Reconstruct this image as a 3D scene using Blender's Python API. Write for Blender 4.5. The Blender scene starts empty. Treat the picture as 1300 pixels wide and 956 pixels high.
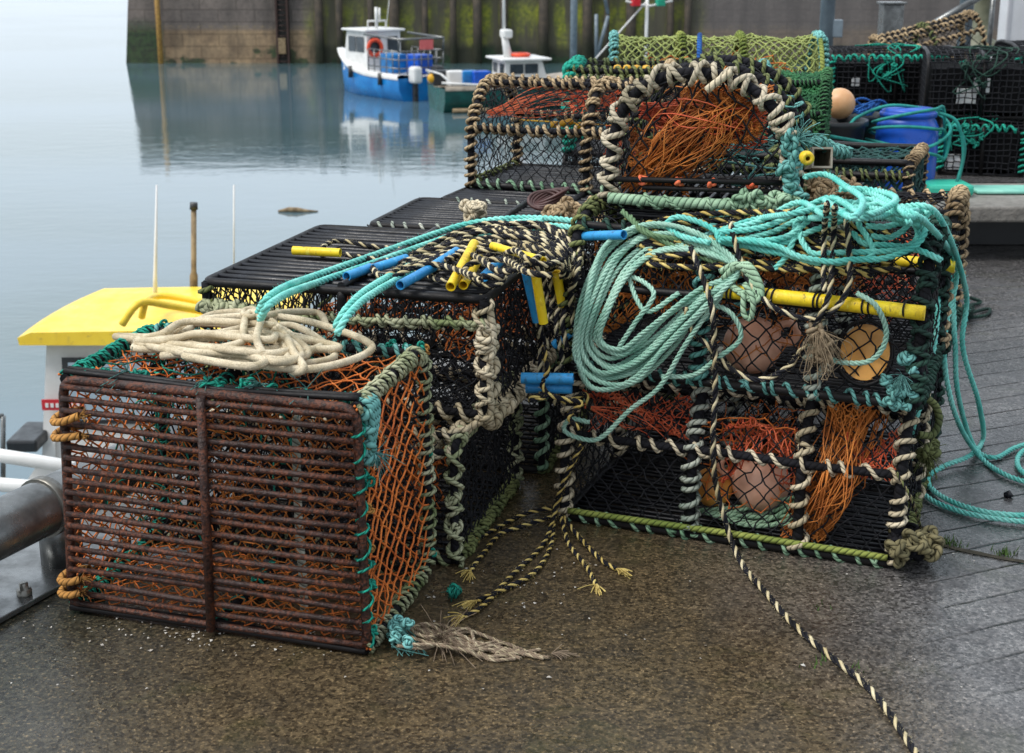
import bpy, bmesh, math, random
import numpy as np
from mathutils import Matrix, Vector
R = math.radians
rnd = random.Random(7)
rng = np.random.default_rng(7)
PI = math.pi
scene = bpy.context.scene
COL = scene.collection

# ------------------------------------------------------------------ camera
CAM_H, PITCH, FPX = 1.55, R(15.4), 1786.0
cam = bpy.data.cameras.new("camera")
cam_ob = bpy.data.objects.new("camera", cam); COL.objects.link(cam_ob)
cam_ob.location = (0, 0, CAM_H); cam_ob.rotation_euler = (R(90) - PITCH, 0, 0)
cam.sensor_width = 36; cam.lens = 36 * FPX / 1300; cam.shift_y = -45 / 1300
cam.clip_start = 0.1; cam.clip_end = 6000
cam.dof.use_dof = True; cam.dof.focus_distance = 3.65; cam.dof.aperture_fstop = 7.5
scene.camera = cam_ob
CF = np.array([0, math.cos(PITCH), -math.sin(PITCH)]); CU = np.array([0, math.sin(PITCH), math.cos(PITCH)])
CR = np.array([1.0, 0, 0]); CO = np.array([0, 0, CAM_H])
def ray(x, y): return CF + CU * ((433 - y) / FPX) + CR * ((x - 650) / FPX)
def onplane(x, y, p, n):
    d = ray(x, y); t = np.dot(np.array(p) - CO, n) / np.dot(d, n); return CO + d * t
def gp(x, y, z=0.0): return onplane(x, y, (0, 0, z), np.array([0, 0, 1.0]))
def dp(x, y, d): return onplane(x, y, (0, d, 0), np.array([0, 1.0, 0]))

# ------------------------------------------------------------------ mesh builder
def frames(P, closed=False):
    n = len(P)
    T = np.empty_like(P)
    if closed:
        T = np.roll(P, -1, 0) - np.roll(P, 1, 0)
    else:
        T[1:-1] = P[2:] - P[:-2]; T[0] = P[1] - P[0]; T[-1] = P[-1] - P[-2]
    T /= np.maximum(np.linalg.norm(T, axis=1, keepdims=True), 1e-9)
    a = np.array([0, 0, 1.0]) if abs(T[0][2]) < 0.9 else np.array([1.0, 0, 0])
    N = np.empty_like(P); v = np.cross(T[0], a); v /= np.linalg.norm(v)
    for i in range(n):
        t = T[i]; v = v - t * (v[0] * t[0] + v[1] * t[1] + v[2] * t[2])
        l = math.sqrt(v[0] ** 2 + v[1] ** 2 + v[2] ** 2)
        if l < 1e-6:
            v = np.cross(t, [0.3, 0.5, 0.8]); l = np.linalg.norm(v)
        v = v / l; N[i] = v
    return T, N, np.cross(T, N)
def arclen(P):
    return np.concatenate([[0], np.cumsum(np.linalg.norm(np.diff(P, axis=0), axis=1))])
def resample(P, step):
    P = np.asarray(P, float); s = arclen(P); n = max(2, int(s[-1] / step) + 1)
    t = np.linspace(0, s[-1], n)
    return np.stack([np.interp(t, s, P[:, i]) for i in range(3)], 1)
def spline(pts, step=0.01, closed=False):
    P = np.asarray(pts, float)
    if closed: P = np.vstack([P[-1], P, P[0], P[1]])
    else: P = np.vstack([2 * P[0] - P[1], P, 2 * P[-1] - P[-2]])
    out = []
    for i in range(1, len(P) - 2):
        a, b, c, d = P[i - 1], P[i], P[i + 1], P[i + 2]
        m = max(3, int(np.linalg.norm(c - b) / step) + 1)
        t = np.linspace(0, 1, m, endpoint=False)[:, None]
        out.append(0.5 * ((2 * b) + (c - a) * t + (2 * a - 5 * b + 4 * c - d) * t ** 2 + (3 * b - a - 3 * c + d) * t ** 3))
    out.append(P[-2][None]); return resample(np.vstack(out), step)

class MB:
    def __init__(s): s.V = []; s.n = 0; s.F = []
    def add(s, V, F, m=0, uv=None, smooth=True):
        V = np.asarray(V, float); F = np.asarray(F, int)
        s.V.append(V); s.F.append((F + s.n, m, uv, smooth)); s.n += len(V); return s
    def tube(s, P, r, k=8, m=0, closed=False, caps=True, uoff=0.0, phase=0.0):
        P = np.asarray(P, float); n = len(P)
        if n < 2: return s
        T, N, B = frames(P, closed)
        a = np.linspace(0, 2 * PI, k, endpoint=False) + phase
        r = np.broadcast_to(np.asarray(r, float), (n,))
        V = P[:, None] + r[:, None, None] * (np.cos(a)[None, :, None] * N[:, None] + np.sin(a)[None, :, None] * B[:, None])
        V = V.reshape(-1, 3); mseg = n if closed else n - 1
        i = np.arange(mseg)[:, None]; j = np.arange(k)[None]
        i2 = (i + 1) % n; j2 = (j + 1) % k
        F = np.stack([i * k + j, i * k + j2, i2 * k + j2, i2 * k + j], -1).reshape(-1, 4)
        sl = arclen(P); sl = np.append(sl, sl[-1]) + uoff
        z = np.zeros_like(j + i, float)
        u0 = sl[:-1][:mseg][:, None] + z; u1 = sl[1:][:mseg][:, None] + z
        v0 = j / k + z; v1 = (j + 1) / k + z
        uv = np.stack([np.stack([u0, v0], -1), np.stack([u0, v1], -1), np.stack([u1, v1], -1), np.stack([u1, v0], -1)], 2).reshape(-1, 4, 2)
        s.add(V, F, m, uv)
        if caps and not closed:
            b = s.n - len(V)
            s.F.append((np.array([np.arange(k)[::-1] + b]), m, None, False))
            s.F.append((np.array([np.arange(k) + b + (n - 1) * k]), m, None, False))
        return s
    def line(s, pts, r, k=8, m=0, caps=True): return s.tube(np.asarray(pts, float), r, k, m, False, caps)
    def edges(s, A, B, r, k=4, m=0):
        A = np.asarray(A, float); B = np.asarray(B, float)
        if not len(A): return s
        d = B - A; L = np.linalg.norm(d, axis=1, keepdims=True); d = d / np.maximum(L, 1e-9)
        ref = np.where(np.abs(d[:, 2:3]) < 0.8, np.array([[0, 0, 1.0]]), np.array([[1.0, 0, 0]]))
        n1 = np.cross(d, ref); n1 /= np.linalg.norm(n1, axis=1, keepdims=True); n2 = np.cross(d, n1)
        a = np.linspace(0, 2 * PI, k, endpoint=False)
        off = r * (np.cos(a)[None, :, None] * n1[:, None] + np.sin(a)[None, :, None] * n2[:, None])
        V = np.concatenate([A[:, None] + off, B[:, None] + off], 1).reshape(-1, 3)
        e = np.arange(len(A))[:, None] * (2 * k); j = np.arange(k)[None]; j2 = (j + 1) % k
        F = np.stack([e + j, e + j2, e + k + j2, e + k + j], -1).reshape(-1, 4)
        return s.add(V, F, m)
    def octs(s, C, r, m=0):
        C = np.asarray(C, float)
        if not len(C): return s
        D = np.array([[1, 0, 0], [-1, 0, 0], [0, 1, 0], [0, -1, 0], [0, 0, 1], [0, 0, -1]]) * r
        V = (C[:, None] + D[None]).reshape(-1, 3)
        f = np.array([[0, 2, 4], [2, 1, 4], [1, 3, 4], [3, 0, 4], [2, 0, 5], [1, 2, 5], [3, 1, 5], [0, 3, 5]])
        F = (np.arange(len(C))[:, None, None] * 6 + f[None]).reshape(-1, 3)
        return s.add(V, F, m)
    def box(s, lo, hi, m=0, bevel=0.0, M=None):
        bm = bmesh.new(); bmesh.ops.create_cube(bm, size=1)
        lo = np.array(lo, float); hi = np.array(hi, float)
        for v in bm.verts: v.co = Vector(((hi + lo) / 2 + np.array(v.co) * (hi - lo)))
        if bevel: bmesh.ops.bevel(bm, geom=bm.edges[:], offset=bevel, segments=2, affect='EDGES', profile=0.5)
        return s.bm(bm, m, M, smooth=False)
    def bm(s, bm, m=0, M=None, smooth=True):
        if M is not None: bmesh.ops.transform(bm, matrix=M, verts=bm.verts)
        bm.verts.ensure_lookup_table(); bm.verts.index_update()
        b = s.n; s.V.append(np.array([v.co[:] for v in bm.verts])); s.n += len(bm.verts)
        by = {}
        for f in bm.faces: by.setdefault(len(f.verts), []).append([v.index + b for v in f.verts])
        for k, fs in by.items(): s.F.append((np.array(fs), m, None, smooth))
        bm.free(); return s
    def lathe(s, prof, c=(0, 0, 0), n=24, m=0, M=None):
        c = np.array(c, float); a = np.linspace(0, 2 * PI, n, endpoint=False)
        V = np.concatenate([np.stack([c[0] + r * np.cos(a), c[1] + r * np.sin(a), np.full(n, c[2] + z)], 1) for r, z in prof])
        if M is not None: V = (np.array(M.to_3x3()) @ V.T).T + np.array(M.translation)
        k = len(prof); i = np.arange(k - 1)[:, None]; j = np.arange(n)[None]; j2 = (j + 1) % n
        F = np.stack([i * n + j, i * n + j2, (i + 1) * n + j2, (i + 1) * n + j], -1).reshape(-1, 4)
        return s.add(V, F, m)
    def grid(s, V, m=0, wrap=False, smooth=True):
        V = np.asarray(V, float); a, b = V.shape[:2]
        i = np.arange(a - 1)[:, None]; bb = b if wrap else b - 1; j = np.arange(bb)[None]; j2 = (j + 1) % b
        F = np.stack([i * b + j, i * b + j2, (i + 1) * b + j2, (i + 1) * b + j], -1).reshape(-1, 4)
        return s.add(V.reshape(-1, 3), F, m, None, smooth)
    def poly(s, pts, m=0): return s.add(pts, [list(range(len(pts)))], m, None, False)
    def build(s, name, mats, parent=None, **kw):
        me = bpy.data.meshes.new(name)
        V = np.concatenate(s.V) if s.V else np.zeros((0, 3))
        me.vertices.add(len(V)); me.vertices.foreach_set("co", V.astype(np.float32).ravel())
        nl = sum(f.size for f, *_ in s.F); npoly = sum(len(f) for f, *_ in s.F)
        me.loops.add(nl); me.polygons.add(npoly)
        li = np.concatenate([f.ravel() for f, *_ in s.F]); me.loops.foreach_set("vertex_index", li.astype(np.int32))
        tot = np.concatenate([np.full(len(f), f.shape[1]) for f, *_ in s.F]); st = np.concatenate([[0], np.cumsum(tot)[:-1]])
        me.polygons.foreach_set("loop_start", st.astype(np.int32))
        me.polygons.foreach_set("material_index", np.concatenate([np.full(len(f), m) for f, m, *_ in s.F]).astype(np.int32))
        me.polygons.foreach_set("use_smooth", np.concatenate([np.full(len(f), sm) for f, _, _, sm in s.F]).astype(bool))
        if any(u is not None for _, _, u, _ in s.F):
            uv = np.concatenate([(u.reshape(-1, 2) if u is not None else np.zeros((f.size, 2))) for f, _, u, _ in s.F])
            me.uv_layers.new(name="UVMap"); me.uv_layers[0].data.foreach_set("uv", uv.astype(np.float32).ravel())
        me.update(calc_edges=True); me.validate()
        for mt in (mats if isinstance(mats, (list, tuple)) else [mats]): me.materials.append(mt)
        o = bpy.data.objects.new(name, me); COL.objects.link(o)
        if parent is not None: o.parent = parent
        if kw: tag(o, **kw)
        return o
def tag(o, label=None, cat=None, group=None, kind=None):
    if label: o["label"] = label
    if cat: o["category"] = cat
    if group: o["group"] = group
    if kind: o["kind"] = kind
    if label and len(label.split()) > 16: print('LONG', len(label.split()), label)
    return o
def thing(name, label, cat, M=None, group=None):
    o = bpy.data.objects.new(name, None); COL.objects.link(o); o.empty_display_size = 0.1
    if M is not None: o.matrix_world = M
    return tag(o, label, cat, group)

# ------------------------------------------------------------------ materials
class NT:
    def __init__(s, name):
        s.m = bpy.data.materials.new(name); s.m.use_nodes = True; s.t = s.m.node_tree; s.N = s.t.nodes
        s.b = s.N["Principled BSDF"]; s.out = s.N["Material Output"]
    def n(s, typ, **kw):
        nd = s.N.new(typ)
        for k, v in kw.items():
            if k in nd.inputs.keys() if isinstance(k, str) else False: nd.inputs[k].default_value = v
            else: setattr(nd, k, v)
        return nd
    def l(s, a, b): s.t.links.new(a, b)
    def val(s, sock, x):
        if hasattr(x, "links"): s.l(x, sock)
        else: sock.default_value = x
    def math(s, op, a, b=0.0, c=None, clamp=False):
        nd = s.N.new("ShaderNodeMath"); nd.operation = op; nd.use_clamp = clamp
        s.val(nd.inputs[0], a); s.val(nd.inputs[1], b)
        if c is not None: s.val(nd.inputs[2], c)
        return nd.outputs[0]
    def mix(s, f, a, b, mode='MIX'):
        nd = s.N.new("ShaderNodeMix"); nd.data_type = 'RGBA'; nd.blend_type = mode
        s.val(nd.inputs[0], f); s.val(nd.inputs[6], col(a)); s.val(nd.inputs[7], col(b)); return nd.outputs[2]
    def ramp(s, f, lo, hi, a=0.0, b=1.0):
        nd = s.N.new("ShaderNodeMapRange"); nd.inputs[1].default_value = lo; nd.inputs[2].default_value = hi
        nd.inputs[3].default_value = a; nd.inputs[4].default_value = b; s.val(nd.inputs[0], f); return nd.outputs[0]
    def coord(s, kind='Object', scale=None):
        o = s.n("ShaderNodeTexCoord").outputs[kind]
        if scale is None: return o
        mp = s.n("ShaderNodeMapping"); mp.inputs["Scale"].default_value = scale; s.l(o, mp.inputs[0]); return mp.outputs[0]
    def noise(s, scale, detail=3, rough=0.55, vec=None, dist=0.0):
        nd = s.n("ShaderNodeTexNoise"); nd.inputs["Scale"].default_value = scale; nd.inputs["Detail"].default_value = detail
        nd.inputs["Roughness"].default_value = rough; nd.inputs["Distortion"].default_value = dist
        s.l(vec if vec is not None else s.coord(), nd.inputs["Vector"]); return nd.outputs[0]
    def bump(s, h, strength=0.5, dist=0.01, normal=None):
        nd = s.n("ShaderNodeBump"); s.val(nd.inputs["Strength"], strength); nd.inputs["Distance"].default_value = dist
        s.val(nd.inputs["Height"], h)
        if normal is not None: s.l(normal, nd.inputs["Normal"])
        return nd.outputs[0]
    def done(s, color=None, rough=None, metal=None, normal=None, spec=None):
        if color is not None: s.val(s.b.inputs["Base Color"], col(color))
        if rough is not None: s.val(s.b.inputs["Roughness"], rough)
        if metal is not None: s.val(s.b.inputs["Metallic"], metal)
        if normal is not None: s.l(normal, s.b.inputs["Normal"])
        if spec is not None: s.val(s.b.inputs["Specular IOR Level"], spec)
        return s.m
def col(c):
    if hasattr(c, "links") or not isinstance(c, (tuple, list)): return c
    return (*c, 1.0) if len(c) == 3 else c
def srgb(r, g, b):
    f = lambda v: ((v / 255) / 12.92) if v / 255 <= 0.04045 else ((v / 255 + 0.055) / 1.055) ** 2.4
    return (f(r), f(g), f(b))

def m_simple(name, c1, c2=None, scale=8.0, rough=0.5, metal=0.0, bump=0.0, bs=60.0, rvar=0.15, spec=0.5):
    t = NT(name); c2 = c2 or tuple(x * 0.6 for x in c1)
    nz = t.noise(scale, 5, 0.6); f = t.ramp(nz, 0.35, 0.68)
    nr = None
    if bump: nr = t.bump(t.noise(bs, 4, 0.6), bump, 0.004)
    return t.done(t.mix(f, c1, c2), t.ramp(nz, 0.3, 0.7, max(0.03, rough - rvar), min(1, rough + rvar)), metal, nr, spec)
def m_rope(name, c1, c2, pitch=0.018, dark=0.85, scale=5.0, rough=0.85):
    # laid rope: UV runs along (metres) and around (turns); three strands spiral round it
    t = NT(name)
    uv = t.n("ShaderNodeTexCoord").outputs["UV"]; sp = t.n("ShaderNodeSeparateXYZ"); t.l(uv, sp.inputs[0])
    ph = t.math('ADD', t.math('MULTIPLY', sp.outputs[0], 1.0 / pitch), t.math('MULTIPLY', sp.outputs[1], 2.0))
    sw = t.math('ABSOLUTE', t.math('SINE', t.math('MULTIPLY', ph, PI)))
    f = t.ramp(t.noise(scale, 4, 0.6), 0.38, 0.62)
    base = t.mix(f, c1, c2)
    fine = t.noise(260, 2, 0.6)
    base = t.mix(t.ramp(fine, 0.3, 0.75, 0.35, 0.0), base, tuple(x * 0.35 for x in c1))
    sh = t.ramp(sw, 0.05, 0.5, dark, 0.0)  # grooves between strands shaded in the colour
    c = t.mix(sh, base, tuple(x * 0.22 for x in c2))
    h = t.math('ADD', t.math('POWER', sw, 0.6), t.math('MULTIPLY', fine, 0.3))
    return t.done(c, rough, 0.0, t.bump(h, 0.8, 0.004), 0.25)
def m_strand(name, c1, c2, scale=9.0, rough=0.75, fs=420):
    t = NT(name); f = t.ramp(t.noise(scale, 4, 0.6), 0.38, 0.66)
    fine = t.noise(fs, 2, 0.6)
    c = t.mix(f, c1, c2); c = t.mix(t.ramp(fine, 0.3, 0.72, 0.5, 0.0), c, tuple(x * 0.35 for x in c2))
    c = t.mix(t.ramp(t.noise(3.1, 5, .7, dist=.5), .52, .68, 0, .55), c, tuple(x * .45 + .02 for x in c2))
    return t.done(c, rough, 0.0, t.bump(fine, 0.5, 0.002), 0.3)

# ropes
ROPE_BEIGE = m_rope("rope_old_beige", srgb(234, 220, 192), srgb(176, 162, 132))
ROPE_BRAID = m_rope('rope_braided_beige', srgb(228, 214, 186), srgb(186, 170, 138), pitch=.0055, dark=.16, scale=9)
ROPE_GREEN = m_rope('rope_green', srgb(84, 138, 92), srgb(50, 92, 62))
ROPE_TAN = m_rope("rope_tan", srgb(206, 180, 142), srgb(126, 106, 80))
ROPE_ALGAE = m_rope("rope_algae", srgb(200, 200, 168), srgb(116, 132, 84))
ROPE_OLIVE = m_rope("rope_olive", srgb(128, 134, 84), srgb(82, 94, 62))
ROPE_GREY = m_rope("rope_grey", srgb(204, 206, 192), srgb(124, 140, 128))
ROPE_SAGE = m_rope("rope_sage", srgb(176, 208, 176), srgb(110, 150, 118))
ROPE_TEAL = m_rope("rope_teal", srgb(44, 180, 154), srgb(28, 112, 100))
ROPE_BLUEGREEN = m_rope("rope_bluegreen", srgb(136, 204, 200), srgb(78, 136, 126))
ROPE_YELLOWGREEN = m_rope("rope_yellowgreen", srgb(168, 176, 92), srgb(110, 128, 60))
ROPE_DARKGREEN = m_rope("rope_darkgreen", srgb(52, 84, 72), srgb(34, 54, 50))
ROPE_BLACK = m_rope("rope_black", srgb(30, 30, 37), srgb(12, 12, 16), dark=0.5)
ROPE_ORANGE = m_rope("rope_orange", srgb(204, 148, 78), srgb(146, 104, 58))
ROPE_BLUE = m_rope("rope_blue", srgb(50, 110, 190), srgb(30, 70, 130))
S_AQUA = m_strand("strand_aqua", srgb(160, 240, 228), srgb(98, 208, 196))
S_AQUA2 = m_strand("strand_deep_aqua", srgb(54, 172, 160), srgb(30, 122, 116))
S_PALE = m_strand("strand_pale_green", srgb(190, 228, 210), srgb(140, 192, 172))
S_PALE2 = m_strand("strand_pale_olive", srgb(130, 162, 122), srgb(92, 124, 88))
S_CREAM = m_strand("strand_cream", srgb(240, 228, 192), srgb(200, 182, 136))
S_YELLOW = m_strand("strand_yellow", srgb(240, 216, 136), srgb(196, 168, 92))
S_NAVY = m_strand("strand_navy", srgb(24, 26, 38), srgb(10, 10, 15))
S_BEIGE = m_strand("strand_beige", srgb(206, 192, 164), srgb(160, 144, 114))
S_BROWN = m_strand("strand_brown", srgb(168, 148, 126), srgb(112, 96, 80))
FUZZ_GREY = m_strand("frayed_grey", srgb(176, 156, 128), srgb(112, 98, 78))
BRAID = m_strand('braided_beige', srgb(230, 216, 188), srgb(188, 172, 140), 14, .85, 300)
# twine
N_BLACK = m_simple("net_black", (0.008, 0.009, 0.011), (0.018, 0.018, 0.022), 30, 0.6, spec=.18)
N_ORANGE = m_strand("net_orange", srgb(250, 146, 70), srgb(214, 110, 52), 14)
N_RED = m_strand("net_red_orange", srgb(255, 138, 96), srgb(232, 98, 62), 10)
N_RUSTNET = m_strand("net_brown_orange", srgb(236, 148, 70), srgb(184, 104, 48), 14)
N_GREEN = m_strand("net_green", srgb(62, 126, 78), srgb(38, 84, 58), 20)
N_YELLOWGREEN = m_strand("net_yellow_green", srgb(180, 190, 112), srgb(128, 142, 84), 14)
N_DARKTEAL = m_strand("net_dark_teal", srgb(44, 88, 84), srgb(24, 50, 50), 14)
N_WHITE = m_strand("twine_white", srgb(214, 214, 208), srgb(168, 168, 160), 14)
# solids
RUST = NT("rusty_iron"); _n = RUST.noise(22, 6, 0.65); _n2 = RUST.noise(140, 3, 0.6)
RUST = RUST.done(RUST.mix(RUST.ramp(_n2, 0.42, 0.6), RUST.mix(RUST.ramp(_n, 0.42, 0.58), srgb(54, 34, 29), srgb(104, 58, 38)), srgb(40, 25, 22)),
                 RUST.ramp(_n, 0.3, 0.7, 0.34, 0.7), 0.0, RUST.bump(_n2, 0.9, 0.005), 0.4)
BLACKBAR = m_simple("black_rubber_bar", srgb(24, 25, 32), srgb(11, 11, 15), 20, 0.36, 0.0, 0.25, 120, 0.12, 0.42)
FRAMEBLK = m_simple("black_tube_frame", srgb(16, 16, 20), srgb(26, 23, 22), 18, 0.5, 0.0, 0.3, 150, spec=.25)
FRAMEBRN = m_simple("brown_tube_frame", srgb(70, 44, 34), srgb(40, 28, 26), 18, 0.5, 0.0, 0.4, 150)
FLOATYEL = m_simple("yellow_float", srgb(228, 176, 30), srgb(180, 128, 24), 12, 0.45)
def m_pipe(name, c1, c2, dirt):
    t = NT(name); n = t.noise(16, 6, .7); n2 = t.noise(70, 4, .7, t.coord('Object', (1, 1, .35))); n3 = t.noise(6, 3, .6)
    c = t.mix(t.ramp(n3, .3, .7), c1, c2); c = t.mix(t.ramp(n, .52, .7, 0, .65), c, dirt); c = t.mix(t.ramp(n2, .58, .68, 0, .7), c, tuple(x * .3 + .03 for x in dirt))
    c = t.mix(t.ramp(n2, .40, .33, 0, .4), c, tuple(min(1, x * 1.2 + .15) for x in c1))
    return t.done(c, t.ramp(n, .3, .7, .3, .6), 0, t.bump(n2, .35, .003), .4)
PIPEYEL = m_pipe("yellow_pipe", srgb(246, 220, 44), srgb(226, 188, 30), srgb(150, 120, 50))
PIPEBLUE = m_pipe("blue_pipe", srgb(60, 164, 224), srgb(32, 126, 190), srgb(40, 84, 110))
BUOYPINK = m_simple("pink_buoy", srgb(236, 188, 162), srgb(206, 148, 120), 9, 0.42, 0, 0.15, 60)
BUOYORANGE = m_simple("ochre_buoy", srgb(232, 168, 80), srgb(186, 122, 54), 9, 0.42, 0, 0.15, 60)
BUOYTAN = m_simple("tan_buoy", srgb(214, 170, 126), srgb(196, 140, 92), 9, 0.45)
GALV = m_simple("galvanised", srgb(132, 134, 134), srgb(92, 94, 94), 14, 0.32, 0.75, 0.1, 90)
STEELRIM = m_simple("pale_steel", srgb(190, 184, 168), srgb(140, 130, 112), 12, .4, .2)
STEELDULL = m_simple("dull_steel", srgb(140, 140, 136), srgb(96, 92, 84), 10, 0.3, 0.7, 0.15, 50)
WHITEPAINT = m_simple("white_paint", (0.78, 0.78, 0.77), (0.62, 0.62, 0.6), 3, 0.35)
_t = NT("yellow_paint"); _a = _t.noise(3, 6, .7); _b = _t.noise(14, 5, .7, _t.coord('Object', (1, .35, 1)))
YELPAINT = _t.mix(_t.ramp(_b, .55, .72, 0, .5), _t.mix(_t.ramp(_a, .35, .7), srgb(250, 218, 70), srgb(236, 196, 52)), srgb(176, 150, 84))
YELPAINT = _t.done(_t.mix(_t.ramp(_b, .66, .7, 0, .5), YELPAINT, srgb(110, 92, 60)), _t.ramp(_a, .3, .7, .25, .55), 0, _t.bump(_b, .15, .01))
BLUEHULL = m_simple("blue_hull_paint", srgb(30, 140, 216), srgb(18, 110, 184), 1.5, 0.3)
GREENHULL = m_simple("green_hull_paint", srgb(24, 92, 84), srgb(16, 64, 60), 1.5, 0.3)
DARKGLASS = m_simple("dark_window", srgb(66, 76, 84), srgb(44, 52, 58), 3, 0.08)
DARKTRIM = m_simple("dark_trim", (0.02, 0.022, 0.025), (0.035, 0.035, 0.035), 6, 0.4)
GREYDECK = m_simple("grey_deck", srgb(146, 146, 140), srgb(112, 112, 108), 5, 0.6)
REDORANGE = m_simple("lifebuoy_orange", srgb(236, 84, 44), srgb(200, 60, 32), 3, 0.4)
REDLIGHT = m_simple("red_lens", srgb(210, 40, 50), srgb(170, 24, 34), 3, 0.3)
GREENLIGHT = m_simple("green_lens", srgb(40, 170, 140), srgb(24, 130, 100), 3, 0.3)
BARRELBLUE = m_simple("barrel_blue", srgb(24, 92, 204), srgb(16, 66, 164), 5, 0.35, 0, 0.1, 40)
BINBLUE = m_simple("fish_bin_blue", srgb(30, 130, 200), srgb(20, 96, 160), 3, 0.4)
TUBBLACK = m_simple("black_tub", srgb(34, 40, 44), srgb(22, 26, 30), 8, 0.4)
TEALPALE = m_simple('pale_teal_sheet', srgb(150, 214, 196), srgb(110, 180, 164), 6, .45)
TEALPLASTIC = m_simple("teal_plastic", srgb(64, 196, 168), srgb(40, 160, 136), 5, 0.4)
WOODPOLE = m_simple("weathered_wood", srgb(156, 136, 104), srgb(96, 78, 56), 10, 0.75, 0, 0.4, 40)
YELPOLE = m_simple("ochre_pole", srgb(172, 134, 62), srgb(120, 88, 44), 10, 0.5)
GREYPOLE = m_simple("grey_blue_pole", srgb(128, 142, 152), srgb(104, 116, 126), 5, 0.4)
TAGWHITE = m_simple("white_tag", (0.7, 0.7, 0.7), (0.5, 0.5, 0.5), 12, 0.5)
REDLABEL = m_simple("red_label", srgb(206, 44, 54), srgb(180, 34, 44), 5, 0.4)
SHELLWHITE = m_simple("shell_white", (0.62, 0.6, 0.56), (0.3, 0.26, 0.22), 60, 0.5)
MOSSGREEN = m_simple("moss_green", srgb(70, 100, 34), srgb(40, 62, 24), 40, 0.9)
# ------------------------------------------------------------------ helpers for pots
def roundpoly(pts, r=0.03, closed=False):
    P = [np.asarray(p, float) for p in pts]; n = len(P); out = []
    for i in range(n):
        if not closed and i in (0, n - 1): out.append(P[i]); continue
        a, b, c = P[i - 1], P[i], P[(i + 1) % n]
        u = (a - b); lu = np.linalg.norm(u); u = u / lu; v = (c - b); lv = np.linalg.norm(v); v = v / lv
        q = min(r, lu * .45, lv * .45); p0 = b + u * q; p1 = b + v * q
        for t in (0, .33, .67, 1): out.append((1 - t) ** 2 * p0 + 2 * t * (1 - t) * b + t * t * p1)
    return np.array(out)
def smooth_noise(n, per, amp, seed):
    g = np.random.default_rng(seed); k = max(4, int(n / max(per, 1)) + 4)
    return np.interp(np.linspace(0, k - 1, n), np.arange(k), g.uniform(-1, 1, k)) * amp
_seed = [100]
def nseed(): _seed[0] += 1; return _seed[0]
def lash(mb, path, rad, r, pitch, m=0, direction=1, k=5):
    P = resample(path, pitch / 9)
    if len(P) < 4: return
    T, N, B = frames(P); n = len(P); s = arclen(P)
    ph = direction * 2 * PI * s / pitch + smooth_noise(n, 9, 1.3, nseed()) + rnd.uniform(0, 6)
    rr = (rad + r * .75) * (1 + smooth_noise(n, 5, .22, nseed()))
    H = P + rr[:, None] * (np.cos(ph)[:, None] * N + np.sin(ph)[:, None] * B) + T * smooth_noise(n, 7, pitch * .3, nseed())[:, None]
    mb.tube(H, r, k, m)
def knot(mb, c, size, r, m=0):
    c = np.asarray(c, float); t = np.linspace(0, 2 * PI, 60)
    a = nseed(); g = np.random.default_rng(a); f1, f2 = g.uniform(.7, 1.2, 2)
    K = np.stack([np.sin(t) + 2 * np.sin(2 * t), np.cos(t) - 2 * np.cos(2 * t), -np.sin(3 * t) * 1.4], 1) / 3
    Mr = np.array(Matrix.Rotation(g.uniform(0, 6), 3, Vector(g.normal(size=3)).normalized()))
    mb.tube(c + (K * [f1, f2, 1] * size) @ Mr.T, r, 6, m, True)
def fray(mb, c, direction, n, L, r, m=0, spread=.6):
    d = np.asarray(direction, float); d /= np.linalg.norm(d)
    for i in range(n):
        g = np.random.default_rng(nseed()); v = d + g.normal(0, spread, 3); v /= np.linalg.norm(v)
        w = g.normal(0, .5, 3); l = L * g.uniform(.4, 1)
        mb.tube(spline([c, np.array(c) + v * l * .5 + w * l * .15, np.array(c) + v * l + w * l * .4 - [0, 0, l * .2]], l / 5), r, 3, m, caps=False)
def tangle(mb, c, ext, n, r, m=0, npt=7, seed=None):
    c = np.asarray(c, float); ext = np.asarray(ext, float)
    for i in range(n):
        g = np.random.default_rng(nseed()); p = c + g.uniform(-1, 1, 3) * ext * .8; pts = [p]
        v = g.normal(size=3)
        for j in range(npt):
            v = v * .6 + g.normal(size=3) * .7; p = p + v * ext * .28; p = np.clip(p, c - ext, c + ext); pts.append(p)
        mb.tube(spline(pts, max(.012, float(ext.max()) / 10)), r, 3, m, caps=False)
def netpatch(mb, fn, nu, nv, r, m=0, jit=.004, knots=True, k=4, sag=None):
    """diamond netting on the surface fn(u,v), u,v in 0..1"""
    g = np.random.default_rng(nseed())
    rows = []
    for j in range(nv + 1):
        off = .5 * (j % 2); us = (np.arange(nu + (0 if j % 2 else 1)) + off) / nu
        rows.append(np.array([fn(u, j / nv) for u in us]) + g.normal(0, jit, (len(us), 3)))
    A, B = [], []
    for j in range(nv):
        a, b = rows[j], rows[j + 1]
        if j % 2 == 0:
            for i in range(len(b)):
                A += [a[i], a[i + 1]]; B += [b[i], b[i]]
        else:
            for i in range(len(a)):
                A += [a[i], a[i]]; B += [b[i], b[i + 1]]
    A, B = np.array(A), np.array(B)
    mid = (A + B) / 2 + g.normal(0, jit * .8, A.shape)
    mb.edges(A, mid, r, k, m); mb.edges(mid, B, r, k, m)
    if knots: mb.octs(np.concatenate(rows), r * 2.0, m)
def fibres(mb, fa, fb, waist, n, r, m=0, wr=.03):
    for i in range(n):
        g = np.random.default_rng(nseed()); a = fa(g); b = fb(g); w = np.asarray(waist) + g.normal(0, wr, 3)
        q1 = (a + w) / 2 + g.normal(0, .015, 3); q2 = (b + w) / 2 + g.normal(0, .015, 3)
        mb.tube(spline([a, q1, w, q2, b], .03), r, 3, m, caps=False)

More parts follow.
